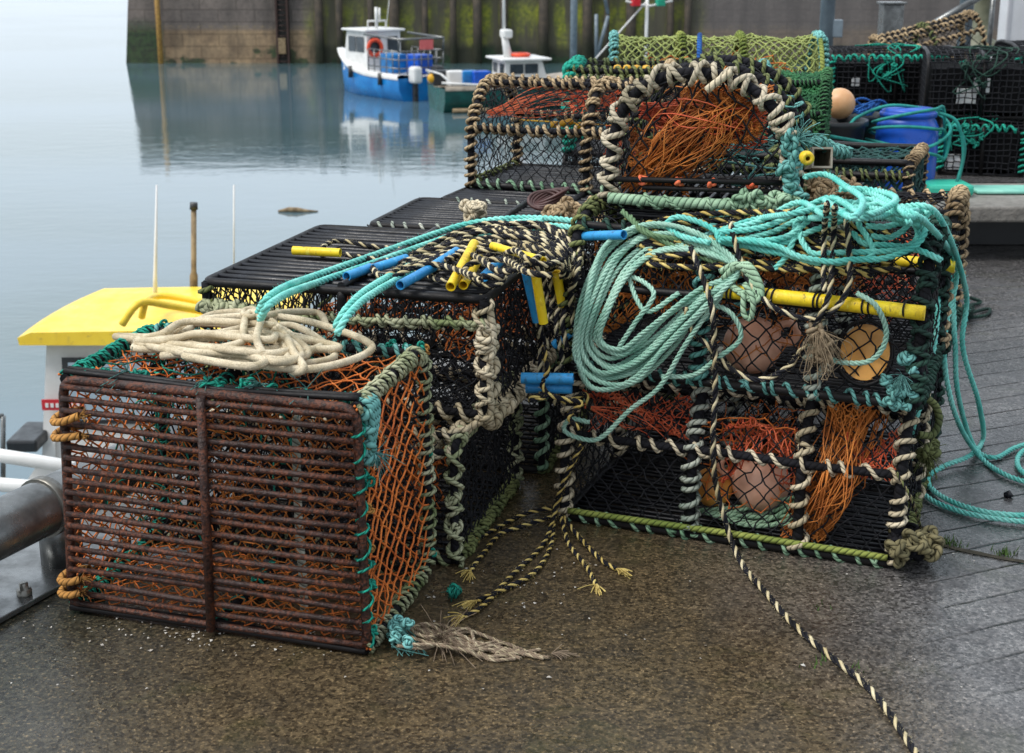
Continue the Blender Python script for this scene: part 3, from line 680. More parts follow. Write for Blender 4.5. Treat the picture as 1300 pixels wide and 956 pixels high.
# --- behind
gen = dict(net=(N_BLACK, .002), endnet=(N_BLACK, .002), dens=.08, eds=.07, divider=False, slats=10)
pot_h1 = creel('dark pot at ground level under the dark teal-netted pot', place((.47, 5.12), G_ANG, .014), .95, .5, .42, 'std', **gen)
pot_h2 = creel('dark teal-netted pot with a brown rope corner behind the aqua coil', place((.47, 5.12), G_ANG, .448), .95, .5, .41, 'box', net=(N_DARKTEAL, .004), endnet=(N_DARKTEAL, .004), dens=.045, eds=.042, divider=False, slats=14,
               lashes={'hoop2': (ROPE_TAN, .0055, .03), 'hoop1': (ROPE_OLIVE, .010, .03), 'rail1': (ROPE_OLIVE, .007, .03)}, fr=.014)
pot_k0 = creel('dark pot at ground level under the teal-cornered pot', place((.22, 5.98), -8, .014), .82, .5, .35, 'box', **gen)
pot_k1 = creel('dark pot in the middle of the stack under the teal-cornered pot', place((.22, 5.98), -8, .374), .82, .5, .35, 'box', **gen)
pot_k = creel('low pot with a thick teal rope corner and yellow floats behind the beige-roped pot', place((.235, 5.95), -8, .735), .82, .5, .345, 'box', net=(N_BLACK, .002), endnet=(N_DARKTEAL, .002), dens=.05, divider=False, fr=.013,
              lashes={'hoop0': (ROPE_TEAL, .017, .03), 'rail': (ROPE_OLIVE, .0095, .034), 'hoop2': (ROPE_BLUEGREEN, .01, .04), 'hoop1': (ROPE_TAN, .009, .04)}, funnel=[(.6, N_ORANGE, .002, 10)])
mb = MB()
for i in range(14): mb.lathe([(0, -.018), (.012, -.013), (.016, 0), (.012, .013), (0, .018)], n=10, M=Matrix.Translation((.2 + .04 * i, .06, .352)) @ Matrix.Rotation(R(88), 4, 'Y'))
mb.build('net_floats', FLOATYEL, pot_k)
pot_i0 = creel('dark pot at ground level under the dense green-netted pot', place((1.0, 5.78), -10, .014), .52, .6, .35, 'box', **gen)
pot_i1 = creel('dark pot in the middle of the stack under the dense green-netted pot', place((1.0, 5.78), -10, .374), .52, .6, .35, 'box', **gen)
pot_i = creel('pot covered in dense fine green mesh behind the topmost pot', place((.84, 5.82), -14, .735), .43, .6, .33, 'std', net=(N_GREEN, .0042), endnet=(N_GREEN, .0044), dens=.017, eds=.016, divider=False, fr=.012,
              lashes={'hoop2': (ROPE_GREEN, .0065, .02), 'hoop0': (ROPE_GREEN, .0065, .02), 'rail': (ROPE_GREEN, .006, .02)})
pot_j0 = creel('dark pot at ground level under the long yellow-green-netted pot', place((.52, 7.1), -4, .014), 1.05, .5, .33, 'box', **gen)
pot_j1 = creel('dark pot in the middle of the stack under the long yellow-green-netted pot', place((.52, 7.1), -4, .354), 1.05, .5, .33, 'box', **gen)
pot_j = creel('long pot with open yellow-green netting and a blue tie, at the back of the pile', place((.50, 7.05), -3, .70), 1.04, .52, .45, 'std', net=(N_YELLOWGREEN, .004), endnet=(N_YELLOWGREEN, .003), dens=.046, eds=.045, divider=False, fr=.009,
              hoops=(0, .33, .62, 1), rails=(1,),
              lashes={'hoop0': (ROPE_BLUEGREEN, .011, .03), 'hoop3': (ROPE_BLUEGREEN, .014, .03), 'hoop1': (ROPE_YELLOWGREEN, .009, .03), 'hoop2': (ROPE_YELLOWGREEN, .010, .025), 'rail1': (ROPE_BLACK, .01, .04)}, funnel=[(.3, N_ORANGE, .0025, 14), (.7, N_ORANGE, .0025, 14)])
mb = MB(); mb.tube(spline([(.42, -.02, .24), (.42, .0, .36), (.425, .09, .44), (.43, .14, .46)], .03), .013, 7); mb.build('blue_tie', ROPE_BLUE, pot_j)
mb = MB(); mb.tube(spline([(1.02, -.02, .0), (1.025, -.015, .2), (1.02, .02, .36), (1.02, .1, .44)], .03), .012, 7); mb.build('corner_rope', ROPE_YELLOWGREEN, pot_j)

# --- black steel-mesh pots on the upper quay
UQ = .30
INNER_SHADE = m_simple('inner_shade_black', (.005, .005, .006), (.009, .009, .01), 9, .85, spec=.1)
def mesh_pot(label, M, L, W, H, teal=True, tagat=None, lean=False):
    root = thing('lobster_pot', label, 'lobster pot', M, 'black mesh pots on the upper quay')
    pf = [(0, 0), (0, .84 * H), (.1 * W, .96 * H), (.3 * W, H), (.7 * W, H), (.9 * W, .96 * H), (W, .84 * H), (W, 0)]; mb = MB()
    for f in (0, .5, 1): mb.tube(roundpoly([(L * f, y, z) for y, z in pf], .04), .012, 7)
    mb.tube([(0, 0, 0), (L, 0, 0), (L, W, 0), (0, W, 0)], .012, 7, 0, True)
    mb.build('frame', FRAMEBLK, root)
    A, B = [], []
    pl = resample([(0, y, z) for y, z in pf], .034)
    for p, q in zip(pl[:-1], pl[1:]):
        for i in range(int(L / .036) + 1):
            x = L * i / int(L / .036); A.append((x + rnd.uniform(-.005, .005), p[1], p[2])); B.append((x + rnd.uniform(-.005, .005), q[1], q[2]))
    for p in pl:
        for i in range(6): A.append((L * i / 6, p[1] + rnd.uniform(-.006, .006), p[2] + rnd.uniform(-.006, .006))); B.append((L * (i + 1) / 6, p[1] + rnd.uniform(-.006, .006), p[2] + rnd.uniform(-.006, .006)))
    for e in (0, 1):
        for i in range(int(W / .036)):
            y = W * (i + .5) / int(W / .036); h = np.interp(y, [a for a, b in pf[1:-1]], [b for a, b in pf[1:-1]])
            A.append((L * e, y, 0)); B.append((L * e, y, h))
        for i in range(int(H / .036)):
            z = H * i / int(H / .036); a = np.interp(z, [pf[k][1] for k in (0, 1, 2, 3)], [pf[k][0] for k in (0, 1, 2, 3)]); A.append((L * e, a, z)); B.append((L * e, W - a, z))
    MB().edges(A, B, .0035).build('mesh', N_BLACK, root)
    mb = MB()
    for i in range(int(L / .03)): 
        x = L * (i + .5) / int(L / .03); mb.line([(x, .01, -.004), (x, W - .01, -.004)], .0055, 5)
    mb.build('slats', BLACKBAR, root)
    mb = MB(); mb.box((.03, .05, .02), (L - .03, W - .05, H * .75)); mb.build('inner_shade_box', INNER_SHADE, root)  # near-black box: shade inside the mesh put into its colour
    if teal:
        mb = MB()
        for f in (0, 1):
            lash(mb, resample([(L * f, .0, .01), (L * f, 0, .82 * H)], .02), .014, .0075, .032)
        lash(mb, resample([(0, 0, .86 * H), (L * .9, 0, .86 * H)], .02), .012, .008, .05)
        mb.build('rope_lashing', ROPE_TEAL, root)
    mb = MB(); g0 = rnd.uniform(.1, .5) * L
    for i in range(7): mb.tube(spline([(g0 + rnd.uniform(-.1, .2), -.016, H * rnd.uniform(.2, .9)), (g0 + rnd.uniform(-.1, .2), -.022, H * rnd.uniform(.2, 1)), (g0 + rnd.uniform(-.05, .3), W * .2, H + .01), (g0 + rnd.uniform(-.1, .3), W * .5, H + .012)], .03), .0045, 5)
    for i in range(6): knot(mb, (g0 + rnd.uniform(-.05, .1), -.01, H * rnd.uniform(.5, .95)), .018, .006)
    mb.build('rope_scraps', rnd.choice([ROPE_TEAL, ROPE_DARKGREEN, ROPE_BLUEGREEN]), root)
    if tagat:
        mb = MB()
        for (x, z, w, h) in tagat: mb.box((x, .012, z), (x + w, .02, z + h), bevel=.002)
        mb.build('escape_panel', TAGWHITE, root)
    return root
mesh_pot('black mesh pot with teal rope along its upper front edge, left of the black stack', place((1.98, 8.85), -2, UQ + .335), .80, .55, .34, True, [(.13, .12, .05, .05)])
mesh_pot('black mesh pot at the bottom left of the stack behind the blue barrel', place((1.98, 8.85), -2, UQ + .012), .80, .55, .31)
mesh_pot('large black mesh pot with two white panels in its front, top of the black stack', place((2.42, 8.30), -12, UQ + .335), .62, .75, .36, False, [(.17, .07, .11, .09), (.26, .13, .09, .09)])
mesh_pot('black mesh pot with teal corner lashing right of the blue barrel on the ground', place((2.50, 8.20), -12, UQ + .012), .46, .75, .31, True, [(.03, .02, .09, .09)])
mesh_pot('black mesh pot at the right edge of the black stack, upper one', place((3.10, 8.75), -8, UQ + .335), .55, .8, .37, True)
mesh_pot('black mesh pot at the right edge of the black stack, lower one', place((3.08, 8.70), -8, UQ + .012), .55, .8, .31, True)
pot_lean = creel('pot frame with beige rope edges tipped up on top of the black mesh stack', place((2.92, 11.0), 4, .655) @ Matrix.Rotation(R(-14), 4, 'Y'), .76, .45, .27, 'std', net=(N_BLACK, .003), dens=.09, divider=False, slats=8,
                 lashes={'front': (ROPE_TAN, .012, .045), 'rail': (ROPE_TAN, .012, .05), 'hoop0': (ROPE_TAN, .012, .045), 'hoop2': (ROPE_TAN, .014, .045), 'hoop1': (ROPE_OLIVE, .012, .05)})
mesh_pot('black mesh pot on the ground farthest back under the tipped rope-edged pot', place((2.88, 11.0), 4, UQ + .012), .85, .5, .33, False)
# ------------------------------------------------------------------ loose ropes
def fuzz(mb, P, Rr, mats=(0,), dens=330):
    g = np.random.default_rng(nseed()); n = int(arclen(P)[-1] * dens * 1.5)
    if n < 1: return
    c = P[g.integers(0, len(P), n)]; d = g.normal(size=(n, 3)); d /= np.linalg.norm(d, axis=1, keepdims=True)
    t = g.normal(size=(n, 3)); t /= np.linalg.norm(t, axis=1, keepdims=True)
    a = c + d * Rr * .9; mb.edges(a, a + d * Rr * g.uniform(.05, .4, (n, 1)) + t * Rr * g.uniform(.3, 1.2, (n, 1)), .00036, 3, mats[0] if len(mats) < 3 else mats[1])
def rope3(mb, pts, Rr, pitch=None, mats=(0, 1, 2), smooth=True, k=6, cross=None):
    pitch = pitch or Rr * 6.4
    P = spline(pts, pitch / 8) if smooth else resample(pts, pitch / 8)
    T, N, B = frames(P); s = arclen(P); ph = 2 * PI * s / pitch + smooth_noise(len(P), 30, .5, nseed())
    for j in range(3):
        a = ph + j * 2 * PI / 3
        C = P + (np.cos(a)[:, None] * N + np.sin(a)[:, None] * B) * Rr * .56
        mb.tube(C, Rr * .52, k, mats[j])
    fuzz(mb, P, Rr, mats)
ROPES = 'loose ropes lying over the pots'
def rope(label, paths, Rr, mats, pitch=None, name='rope', group=None, cat='rope', frays=()):
    mb = MB()
    for p in paths: rope3(mb, p, Rr, pitch)
    for f in frays: fray(mb, *f)
    return mb.build(name, list(mats), None, label=label, cat=cat, group=group)
BY = (S_NAVY, S_YELLOW, S_NAVY); BW = (S_NAVY, S_CREAM, S_NAVY)
AQ = (S_AQUA, S_AQUA, S_AQUA); AQ2 = (S_AQUA2, S_AQUA2, S_AQUA2); PG = (S_PALE, S_PALE, S_PALE); BE = (S_BEIGE, S_BEIGE, S_BEIGE)
def jig(p, a=.006): return np.asarray(p) + rng.normal(0, a, 3) * [1, 1, .4]

# beige coil on the rusty pot
ZA = .625
pts = []
seq = []
for i in range(12):
    u = rnd.uniform
    right = (rnd.choice([368, 382, 395, 430, 470, 480]) + u(-6, 6), 448 + u(-10, 8)); left = (150 + u(-8, 30) + rnd.choice([0, 0, 30, 60]), 434 + u(-9, 8)); q = .0028 * i
    sc = rnd.choice([1, 1, .8, .65, .5, .4])
    for (x, y), h in ((left, .006), ((205 + u(-10, 15), 427 + u(-6, 6)), .012), ((262 + u(-22, 22), 414 + u(-10, 14)), .026), ((322 + u(-24, 24), 408 + u(-11, 20)), .030), (((330 + right[0]) / 2 + u(-10, 14), 418 + u(-9, 12)), .026), (right, .012),
                      (((320 + right[0]) / 2, 466 + u(-10, 6)), .018), ((300 + u(-14, 14), 462 + u(-11, 4)), .022), ((235 + u(-14, 14), 450 + u(-9, 3)), .014)):
        x, y = 315 + (x - 315) * (.62 + .38 * sc), 434 + (y - 434) * sc
        seq.append(gp(x, y, ZA + .004 + h + .014 * (1 - sc) + q * (h > .01) + u(-.003, .004)))
p1 = seq
p2 = [gp(*q) for q in ((334, 450, ZA + .06), (326, 430, ZA + .075), (331, 405, ZA + .085), (322, 396, ZA + .085), (312, 402, ZA + .08), (308, 425, ZA + .07), (303, 436, ZA + .06), (255, 446, ZA + .045), (205, 452, ZA + .025))]
p3 = [gp(*q) for q in ((415, 414, ZA + .02), (405, 398, ZA + .02), (370, 396, ZA + .04), (335, 400, ZA + .06), (300, 396, ZA + .04), (262, 402, ZA + .03), (230, 425, ZA + .03))]
p4 = [gp(*q) for q in ((345, 408, ZA + .06), (362, 425, ZA + .065), (372, 446, ZA + .055), (386, 468, ZA + .035), (370, 474, ZA + .02))]
mb = MB()
for p in (p1, p2, p3, p4): mb.tube(spline(p, .008), .0092, 10)
for i in range(7): mb.tube(np.array([gp(318 + 12 * math.cos(t) * .8, 397 + 5 * math.sin(t) + i * .8, ZA + .085 - .006 * i) for t in np.linspace(0, 2 * PI, 16)[:-1]]), .007, 6, 0, True)
for i in range(1):
    pass
for p in (p1, p2, p3, p4): fuzz(mb, spline(p, .008), .0092, (0,), 500)
beige_coil = mb.build('coiled_rope', BRAID, None, label='pale beige rope coiled in flat loops on top of the rusty pot', cat='rope')
# its aqua continuation over the black slats
ZB = .722
def zb(x): return ZB + .0 + max(0, min(1, (x - 520) / 160)) * .075
def aqline(pts, dy, seed):
    return [gp(x + dy * .25, y + dy, (z if z else zb(x))) for x, y, z in pts]
l1 = [(328, 396, .735), (338, 380, .775), (362, 364, .765), (400, 350, 0), (480, 322, 0), (560, 294, 0), (600, 283, 0), (650, 277, 0), (705, 278, 0), (765, 286, .80)]
l2 = [(425, 416, .70), (440, 392, .735), (470, 365, .745), (540, 326, 0), (590, 298, 0), (640, 284, 0), (690, 280, 0)]
rope('twin aqua rope running from the left end of the beige coil over the slatted pots', [aqline(l1, 0, 1), aqline(l1, 9, 2)], .0092, AQ, name='rope')
rope('twin aqua rope running from the right end of the beige coil over the slatted pots', [aqline(l2, 0, 1), aqline(l2, 8.5, 2)], .0092, AQ, name='rope')

# black and yellow bundle over slatted pot b, spilling down its right side
paths = []; cur = []
for i in range(11):
    t = i / 10
    row = [(545 - 25 * t + rnd.uniform(-18, 8), 322 + 18 * t + rnd.uniform(-7, 9), .735), (575 + rnd.uniform(-6, 6), 300 + 26 * t, .76), (612, 284 + 34 * t + rnd.uniform(-4, 4), .785), (650, 280 + 36 * t + rnd.uniform(-4, 4), .80),
           (690 - 4 * t, 284 + 38 * t + rnd.uniform(-3, 3), .80), (722 - 8 * t, 300 + 36 * t, .775), (742 - 26 * t + rnd.uniform(-5, 5), 328 + 24 * t, .73)]
    if i % 2: row = row[::-1]
    cur += [gp(x, y, z + .012 * rnd.random()) for x, y, z in row]
paths.append(cur)
def side(x, y, off=.0): return onplane(x, y, (.05 + off, 3.42, 0), np.array([.966, -.26, 0]))
for i in range(7):
    x0 = 735 - 8 * i
    paths.append([gp(x0 - 20, 300 + 5 * i, .80), gp(x0, 318 + 4 * i, .77)] + [dp(x0 - 6 + rnd.uniform(-8, 8) - 3 * k + (14 if k > 2 else 0), 345 + k * 34 + rnd.uniform(-6, 6), 3.68 + .015 * i + rnd.uniform(-.02, .02)) for k in range(3 + i % 4)])
for pts in (((500, 352), (530, 338), (556, 336), (584, 344), (604, 350), (640, 352)), ((566, 330), (590, 322), (612, 330), (632, 344), (660, 340), (690, 322)), ((470, 336), (482, 350), (500, 346), (520, 330), (540, 318)), ((610, 356), (590, 346), (600, 334), (640, 330), (668, 345), (700, 350)), ((640, 322), (655, 318), (668, 328), (690, 336), (715, 330))):
    paths.append([gp(x, y, zb(x) + .028 + .012 * math.sin(x)) for x, y in pts])
rope('heap of black and yellow rope looped over the front slatted pot, spilling off its right', paths, .0078, BW, name='rope_heap')
rope('thin black and cream rope straggling across the black slats to the yellow tube', [[gp(x, y, z) for x, y, z in ((406, 322, .725), (412, 312, .735), (430, 306, .73), (470, 312, .722), (520, 318, .722), (560, 325, .73), (600, 330, .74), (640, 318, .76))],
    [gp(x, y, z) for x, y, z in ((425, 318, .725), (450, 325, .722), (500, 330, .722), (545, 322, .735), (570, 318, .75), (560, 340, .735), (545, 350, .73), (570, 356, .735), (610, 340, .745), (640, 345, .75), (632, 362, .735), (600, 360, .73))]], .0068, BW)

def drape(x, y, off=.01):
    """point on the outside of the upper right pot (front face, sloping shoulder, flat top) seen at x,y"""
    zs = .452 + .58 * .41 + .018; zt = .452 + .41 + .02
    p = gf(x, y, .014)
    if p[2] < zs: return p + GN * off
    run, rise = .36 * G_W, zt - zs
    n = GN * rise + np.array([0, 0, run]); n /= np.linalg.norm(n)
    p = onplane(x, y, GP + GN * .014 + np.array([0, 0, zs]), n)
    if p[2] < zt: return p + n * off
    return gp(x, y, zt + off)
# heap on top of the right stack, below the aqua coil
paths = []; cur = []
for i in range(13):
    t = i / 12
    u = rnd.uniform
    row = [(822 + 12 * t + u(-14, 10), 292 + 52 * t), (885 + u(-8, 8), 284 + 62 * t + u(-6, 6)), (950 + u(-8, 8), 272 + 76 * t + u(-6, 6)), (1010 + u(-8, 8), 268 + 86 * t + u(-6, 6)), (1070, 280 + 74 * t + u(-6, 6)), (1120 + u(-14, 14), 300 + 54 * t)]
    row = [drape(x, y, .012 + .02 * rnd.random()) for x, y in row]
    cur += row if i % 2 == 0 else row[::-1]
paths.append(cur)
rope('flat black and yellow rope heap on top of the right stack under the aqua coil', paths, .0078, BY, name='rope_heap')

# pale green coil hanging on the front of the right stack
def ft(x, y, off): # front of the right stack, leaning back over the shoulder
    return gf(x, y, off - .13 * max(0, min(1, (385 - y) / 95)))
outer = [(938, 342), (888, 298), (822, 284), (768, 314), (738, 384), (728, 448), (752, 490), (800, 487), (850, 444), (892, 394), (936, 350)]
inner = [(938, 344), (890, 322), (842, 316), (800, 344), (770, 398), (762, 430), (786, 446), (818, 426), (852, 396), (890, 366), (936, 350)]
cur = []
order = [0, .75, .2, .95, .4, .1, .62, .3, .85, .5, 1.0, .05]
for i, t in enumerate(order):
    for k, (o, n_) in enumerate(zip(outer, inner)):
        if k == len(outer) - 1 and i < len(order) - 1: continue
        x = o[0] + (n_[0] - o[0]) * t + rnd.uniform(-4, 4) * (k not in (0, 10)); y = o[1] + (n_[1] - o[1]) * t + rnd.uniform(-4, 4) * (k not in (0, 10))
        cur.append(ft(x, y, .035 + .007 * (i % 6) + (.02 if k in (0, 10) else 0)))
tail = [ft(x, y, o) for x, y, o in ((930, 356, .07), (875, 430, .07), (838, 490, .055), (800, 520, .045), (762, 556, .035), (735, 556, .03), (716, 546, .03), (724, 532, .04), (748, 536, .04))]
tail2 = [ft(x, y, o) for x, y, o in ((862, 372, .05), (820, 395, .05), (800, 352, .04), (830, 372, .06), (806, 410, .06), (786, 440, .06))]
tail3 = [ft(x, y, o) for x, y, o in ((840, 478, .05), (880, 476, .045), (910, 455, .05), (940, 430, .04), (930, 400, .04), (905, 388, .04), (880, 400, .03))]
pale = rope('pale green rope coil hanging down the front of the right stack', [cur, tail, tail2, tail3], .0066, PG, .044, 'coiled_rope')
kn = MB()
for i in range(6): kn.tube(spline([ft(915 + 3 * i, 348 + rnd.uniform(-6, 6), .08), ft(935 + 3 * i, 336, .11), ft(952 + 3 * i, 352 + 3 * i, .09), ft(948 + 2 * i, 372 + 2 * i, .08), ft(926, 362, .07)], .01), .0085, 7)
kn.tube(spline([ft(945, 360, .1), ft(956, 380, .09), ft(953, 405, .08), ft(944, 398, .08), ft(944, 372, .09)], .01), .0075, 7)
kn.build('coil_knot', ROPE_SAGE, pale)
rope('olive green rope strung from the topmost pot down to the hanging pale green coil', [[dp(800, 275, 3.74), dp(820, 296, 3.68), dp(868, 306, 3.66), dp(910, 322, 3.62), dp(935, 345, 3.58)], [dp(790, 268, 3.76), dp(815, 290, 3.70), dp(862, 316, 3.65), dp(905, 332, 3.60), dp(930, 352, 3.57)],
     [dp(1005, 275, 3.70), dp(985, 296, 3.66), dp(955, 312, 3.62), dp(942, 335, 3.58)]], .0075, (S_PALE2, S_PALE2, S_PALE2))

# aqua coil on top of the right stack, with a tail down to the ground
def cz(pts, o0=.03):   # crop coordinates of the coil, draped over the pot
    out = []
    for k, q in enumerate(pts):
        out.append(drape(920 + q[0] / 3.413, 180 + q[1] / 3.413, (q[2] if len(q) > 2 else o0 * 1.25) + .004 * math.sin(k * 1.7 + o0 * 300)))
    return out
paths = [cz(p, o) for p, o in (
    ([(-20, 470), (0, 440), (150, 385), (290, 312), (430, 285), (520, 262), (600, 275), (640, 320), (600, 370), (500, 400), (380, 440), (250, 500), (120, 508), (0, 486)], .045),
    ([(-10, 490), (0, 452), (160, 415), (330, 332), (440, 318), (560, 290), (680, 270), (760, 300), (800, 350), (780, 420), (700, 440), (620, 430)], .055),
    ([(0, 482), (200, 452), (380, 372), (480, 340), (600, 312), (690, 292), (742, 250), (700, 222), (600, 205), (500, 205)], .075),
    ([(-10, 500), (100, 500), (200, 502), (300, 470), (440, 370), (560, 330), (680, 322), (780, 370), (850, 420)], .06),
    ([(0, 500), (120, 512), (250, 532), (330, 572), (470, 602), (560, 590), (700, 580), (830, 530), (872, 470), (868, 420), (800, 325), (730, 270), (640, 225), (560, 210)], .065),
    ([(20, 480), (150, 520), (270, 545), (420, 590), (560, 578), (650, 545), (620, 470), (590, 430), (600, 390), (700, 380), (880, 400)], .05),
    ([(330, 420), (340, 480), (390, 542), (480, 545), (600, 540), (700, 532), (830, 530), (940, 578)], .05),
    ([(345, 152), (440, 142), (520, 190), (592, 240), (590, 292), (540, 325), (440, 350)], .085),
    ([(440, 400), (520, 360), (640, 350), (760, 390), (790, 430), (720, 470), (640, 460)], .045),
    ([(600, 380), (690, 360), (790, 380), (840, 440), (800, 500), (700, 500), (610, 490), (560, 440)], .04),
    ([(560, 270), (640, 250), (760, 300), (850, 370), (890, 390)], .06),
    ([(60, 470), (220, 430), (340, 380), (460, 330), (600, 300), (720, 330), (800, 400)], .035))]
paths.append([drape(1012, 297, .05), drape(1010, 320, .06), drape(1000, 340, .05), drape(985, 350, .03)])
# dangling turn on the left, beside the knot
paths.append([drape(x, y, o) for x, y, o in ((930, 322, .05), (900, 300, .05), (865, 288, .045), (850, 296, .04), (868, 312, .045), (905, 325, .06))])
def rt(x, y, d): return dp(x, y, d)
tails = [[drape(1090, 262, .06), drape(1150, 276, .06), rt(1186, 318, 3.88), rt(1190, 400, 3.80), rt(1176, 490, 3.74), rt(1158, 548, 3.74), gp(1157, 598, .03), gp(1176, 630, .012), gp(1215, 648, .012), gp(1262, 658, .012), gp(1330, 664, .012), gp(1420, 660, .012)],
         [drape(1120, 258, .07), drape(1172, 280, .06), rt(1214, 340, 3.95), rt(1200, 420, 3.93), rt(1200, 470, 3.93), rt(1214, 530, 3.97), gp(1240, 575, .03), gp(1275, 602, .012), gp(1330, 618, .012), gp(1400, 622, .012)],
         [drape(1110, 268, .05), drape(1165, 290, .06), rt(1205, 350, 3.98), rt(1212, 430, 3.98), rt(1216, 500, 4.02), gp(1236, 566, .03), gp(1262, 581, .012), gp(1290, 568, .012), gp(1330, 556, .012)],
         [drape(1135, 262, .05), drape(1190, 290, .06), rt(1226, 370, 3.96), rt(1222, 440, 3.98), rt(1242, 510, 4.06), gp(1248, 556, .02), gp(1232, 578, .024), gp(1198, 592, .02), gp(1178, 608, .012), gp(1192, 628, .012), gp(1235, 646, .02), gp(1290, 654, .024), gp(1360, 652, .012)],
         [gp(1340, 560, .012), gp(1300, 572, .02), gp(1292, 590, .012), gp(1310, 606, .012), gp(1350, 612, .012)]]
rope('bright aqua rope coiled on top of the right stack, tail hanging to the wet ground', paths + tails, .0079, AQ, .052, 'coiled_rope')
rope('short pale aqua rope loop in front of the yellow pipe', [[ft(x, y, o) for x, y, o in ((1088, 372, .06), (1112, 388, .06), (1125, 420, .05), (1118, 446, .045), (1098, 460, .045), (1060, 458, .04), (1032, 440, .04))]], .0068, PG)
# black and cream lines in front of the right stack
rope('black and cream rope hanging plumb down the right stack and trailing over the ground', [[drape(880, 325, .04), ft(892, 352, .09), ft(904, 392, .085), ft(907, 440, .07), ft(908, 500, .06), ft(905, 560, .05), ft(908, 610, .05), ft(918, 652, .05), gp(930, 690, .03), gp(946, 722, .010), gp(972, 752, .009), gp(1005, 790, .009), gp(1050, 830, .009), gp(1095, 866, .009), gp(1125, 900, .009), gp(1165, 960, .009)]], .0078, BW, .062)
rope('black and cream rope draped in a slack bight across the yellow pipe', [[drape(932, 300, .07), drape(936, 322, .09), ft(948, 352, .09), ft(975, 385, .08), ft(1010, 402, .07), ft(1040, 404, .07), ft(1062, 390, .07), ft(1078, 360, .08), drape(1080, 335, .09), drape(1076, 300, .10)],
     [drape(1060, 262, .11), drape(1062, 320, .1), ft(1054, 365, .09), ft(1042, 400, .08), ft(1020, 440, .06), ft(1000, 466, .05), ft(965, 482, .045), ft(930, 470, .045), ft(900, 440, .05), ft(878, 420, .05), ft(870, 390, .06)],
     [drape(1050, 258, .11), drape(1050, 330, .105), ft(1046, 370, .095)]], .0076, BW, .062)
fr_ = MB()
for i in range(5): knot(fr_, ft(1042 + rnd.uniform(-8, 8), 415 + i * 9, .07), .018, .006)
for i in range(120): p = ft(1042 + rnd.uniform(-5, 5), 420, .07); d = rng.normal(0, .016, 3); fr_.tube(spline([p, p + d + [0, 0, -.025], p + d * 1.8 + [.01, 0, -.05 - .02 * rnd.random()], p + d * 1.5 + rng.normal(0, .012, 3) + [.015, 0, -.062 - .03 * rnd.random()]], .012), .001, 3, caps=False)
fr_.build('frayed_rope_end', FUZZ_GREY, None, label='grey frayed rope tuft hanging below the yellow pipe', cat='rope end')
# ends on the ground between the stacks
gz = .009
def gl(*q): return [gp(x, y, z if z else gz) for x, y, *zz in q for z in [zz[0] if zz else 0]]
ends = [[ft(742, 560, .02), ft(722, 600, .03), ft(708, 640, .04)] + gl((690, 690), (650, 730), (612, 770), (590, 782)),
        [ft(738, 565, .03), ft(716, 610, .04), ft(704, 648, .05)] + gl((700, 690), (680, 725), (640, 748), (606, 762)),
        gl((705, 655, .02), (650, 672), (632, 680), (606, 712), (598, 724)),
        gl((712, 655, .03), (722, 690), (745, 720), (756, 742)), gl((714, 655, .03), (738, 685), (765, 712), (782, 722)), gl((712, 650, .03), (700, 645, .03), (660, 655), (610, 682))]
frs = [(p[-1], (p[-1] - p[-2]) * [1, 1, .1], 26, .06, .0016, 1, .22) for p in ends]
rope('cut ends of black and yellow rope splayed on the concrete between the two stacks', ends, .0062, BY, .042, 'rope_ends', frays=frs)
mb = MB()
for i in range(11):
    y0 = 800 + rnd.uniform(-18, 22)
    rope3(mb, gl((505 + rnd.uniform(-6, 6), y0, .03), (540 + rnd.uniform(-10, 10), 790 + rnd.uniform(0, 38), .012 + rnd.random() * .03), (585 + rnd.uniform(-10, 10), 800 + rnd.uniform(-6, 36), .01 + rnd.random() * .015), (630 + rnd.uniform(-20, 20), 820 + rnd.uniform(-8, 16), .006), (660 + rnd.uniform(-30, 46), 830 + rnd.uniform(-6, 8), .006)), .0042, .03)
fray(mb, gp(700, 830, .01), (1, -.1, .05), 30, .05, .001, 0, .25); fray(mb, gp(560, 812, .02), (.5, -.5, .1), 50, .14, .0008, 0, .7)
mb.build('frayed_rope', [S_BROWN, S_BEIGE, S_BROWN], None, label='unlaid tan rope end fraying out on the concrete at the foot of the rusty pot', cat='rope')
mb = MB()
for i in range(12): knot(mb, gp(506 + rnd.uniform(-12, 14), 806 + rnd.uniform(-18, 14), .014 + .05 * rnd.random()), .016, .0045)
for i in range(26): mb.tube(spline([gp(505 + rnd.uniform(-8, 8), 795 + rnd.uniform(-8, 8), .06), gp(512 + rnd.uniform(-16, 16), 812 + rnd.uniform(-8, 10), .03), gp(520 + rnd.uniform(-24, 30), 828 + rnd.uniform(-8, 8), .006)], .01), .0012, 4, caps=False)
mb.build('tangled_rope', ROPE_BLUEGREEN, None, label='tangled blue-green rope clump at the foot of the rusty pot', cat='rope')
mb = MB()
for i in range(9): knot(mb, gp(1160 + rnd.uniform(-22, 26), 690 + rnd.uniform(-10, 14), .02 + .12 * rnd.random() * (1 - i / 40)), .03, .008)
rope3(mb, [gf(1138, 600, .03), gf(1160, 640, .04), gp(1172, 690, .05), gp(1165, 696, .04)], .004)
mb.build('tangled_rope', [m_rope('rope_dirty_cream', srgb(150, 140, 104), srgb(72, 70, 50), dark=.8), ROPE_BLACK, ROPE_OLIVE], None, label='knotted black and cream rope heap at the right foot of the right stack', cat='rope')
o = MB()
for i in range(24): knot(o, gp(1156 + rnd.uniform(-18, 20), 688 + rnd.uniform(-8, 10), .03 + .06 * rnd.random()), .03, .0075)
o.build('tangled_rope', ROPE_BLACK, None, label='black rope tangled through the cream rope heap at the right foot of the right stack', cat='rope')
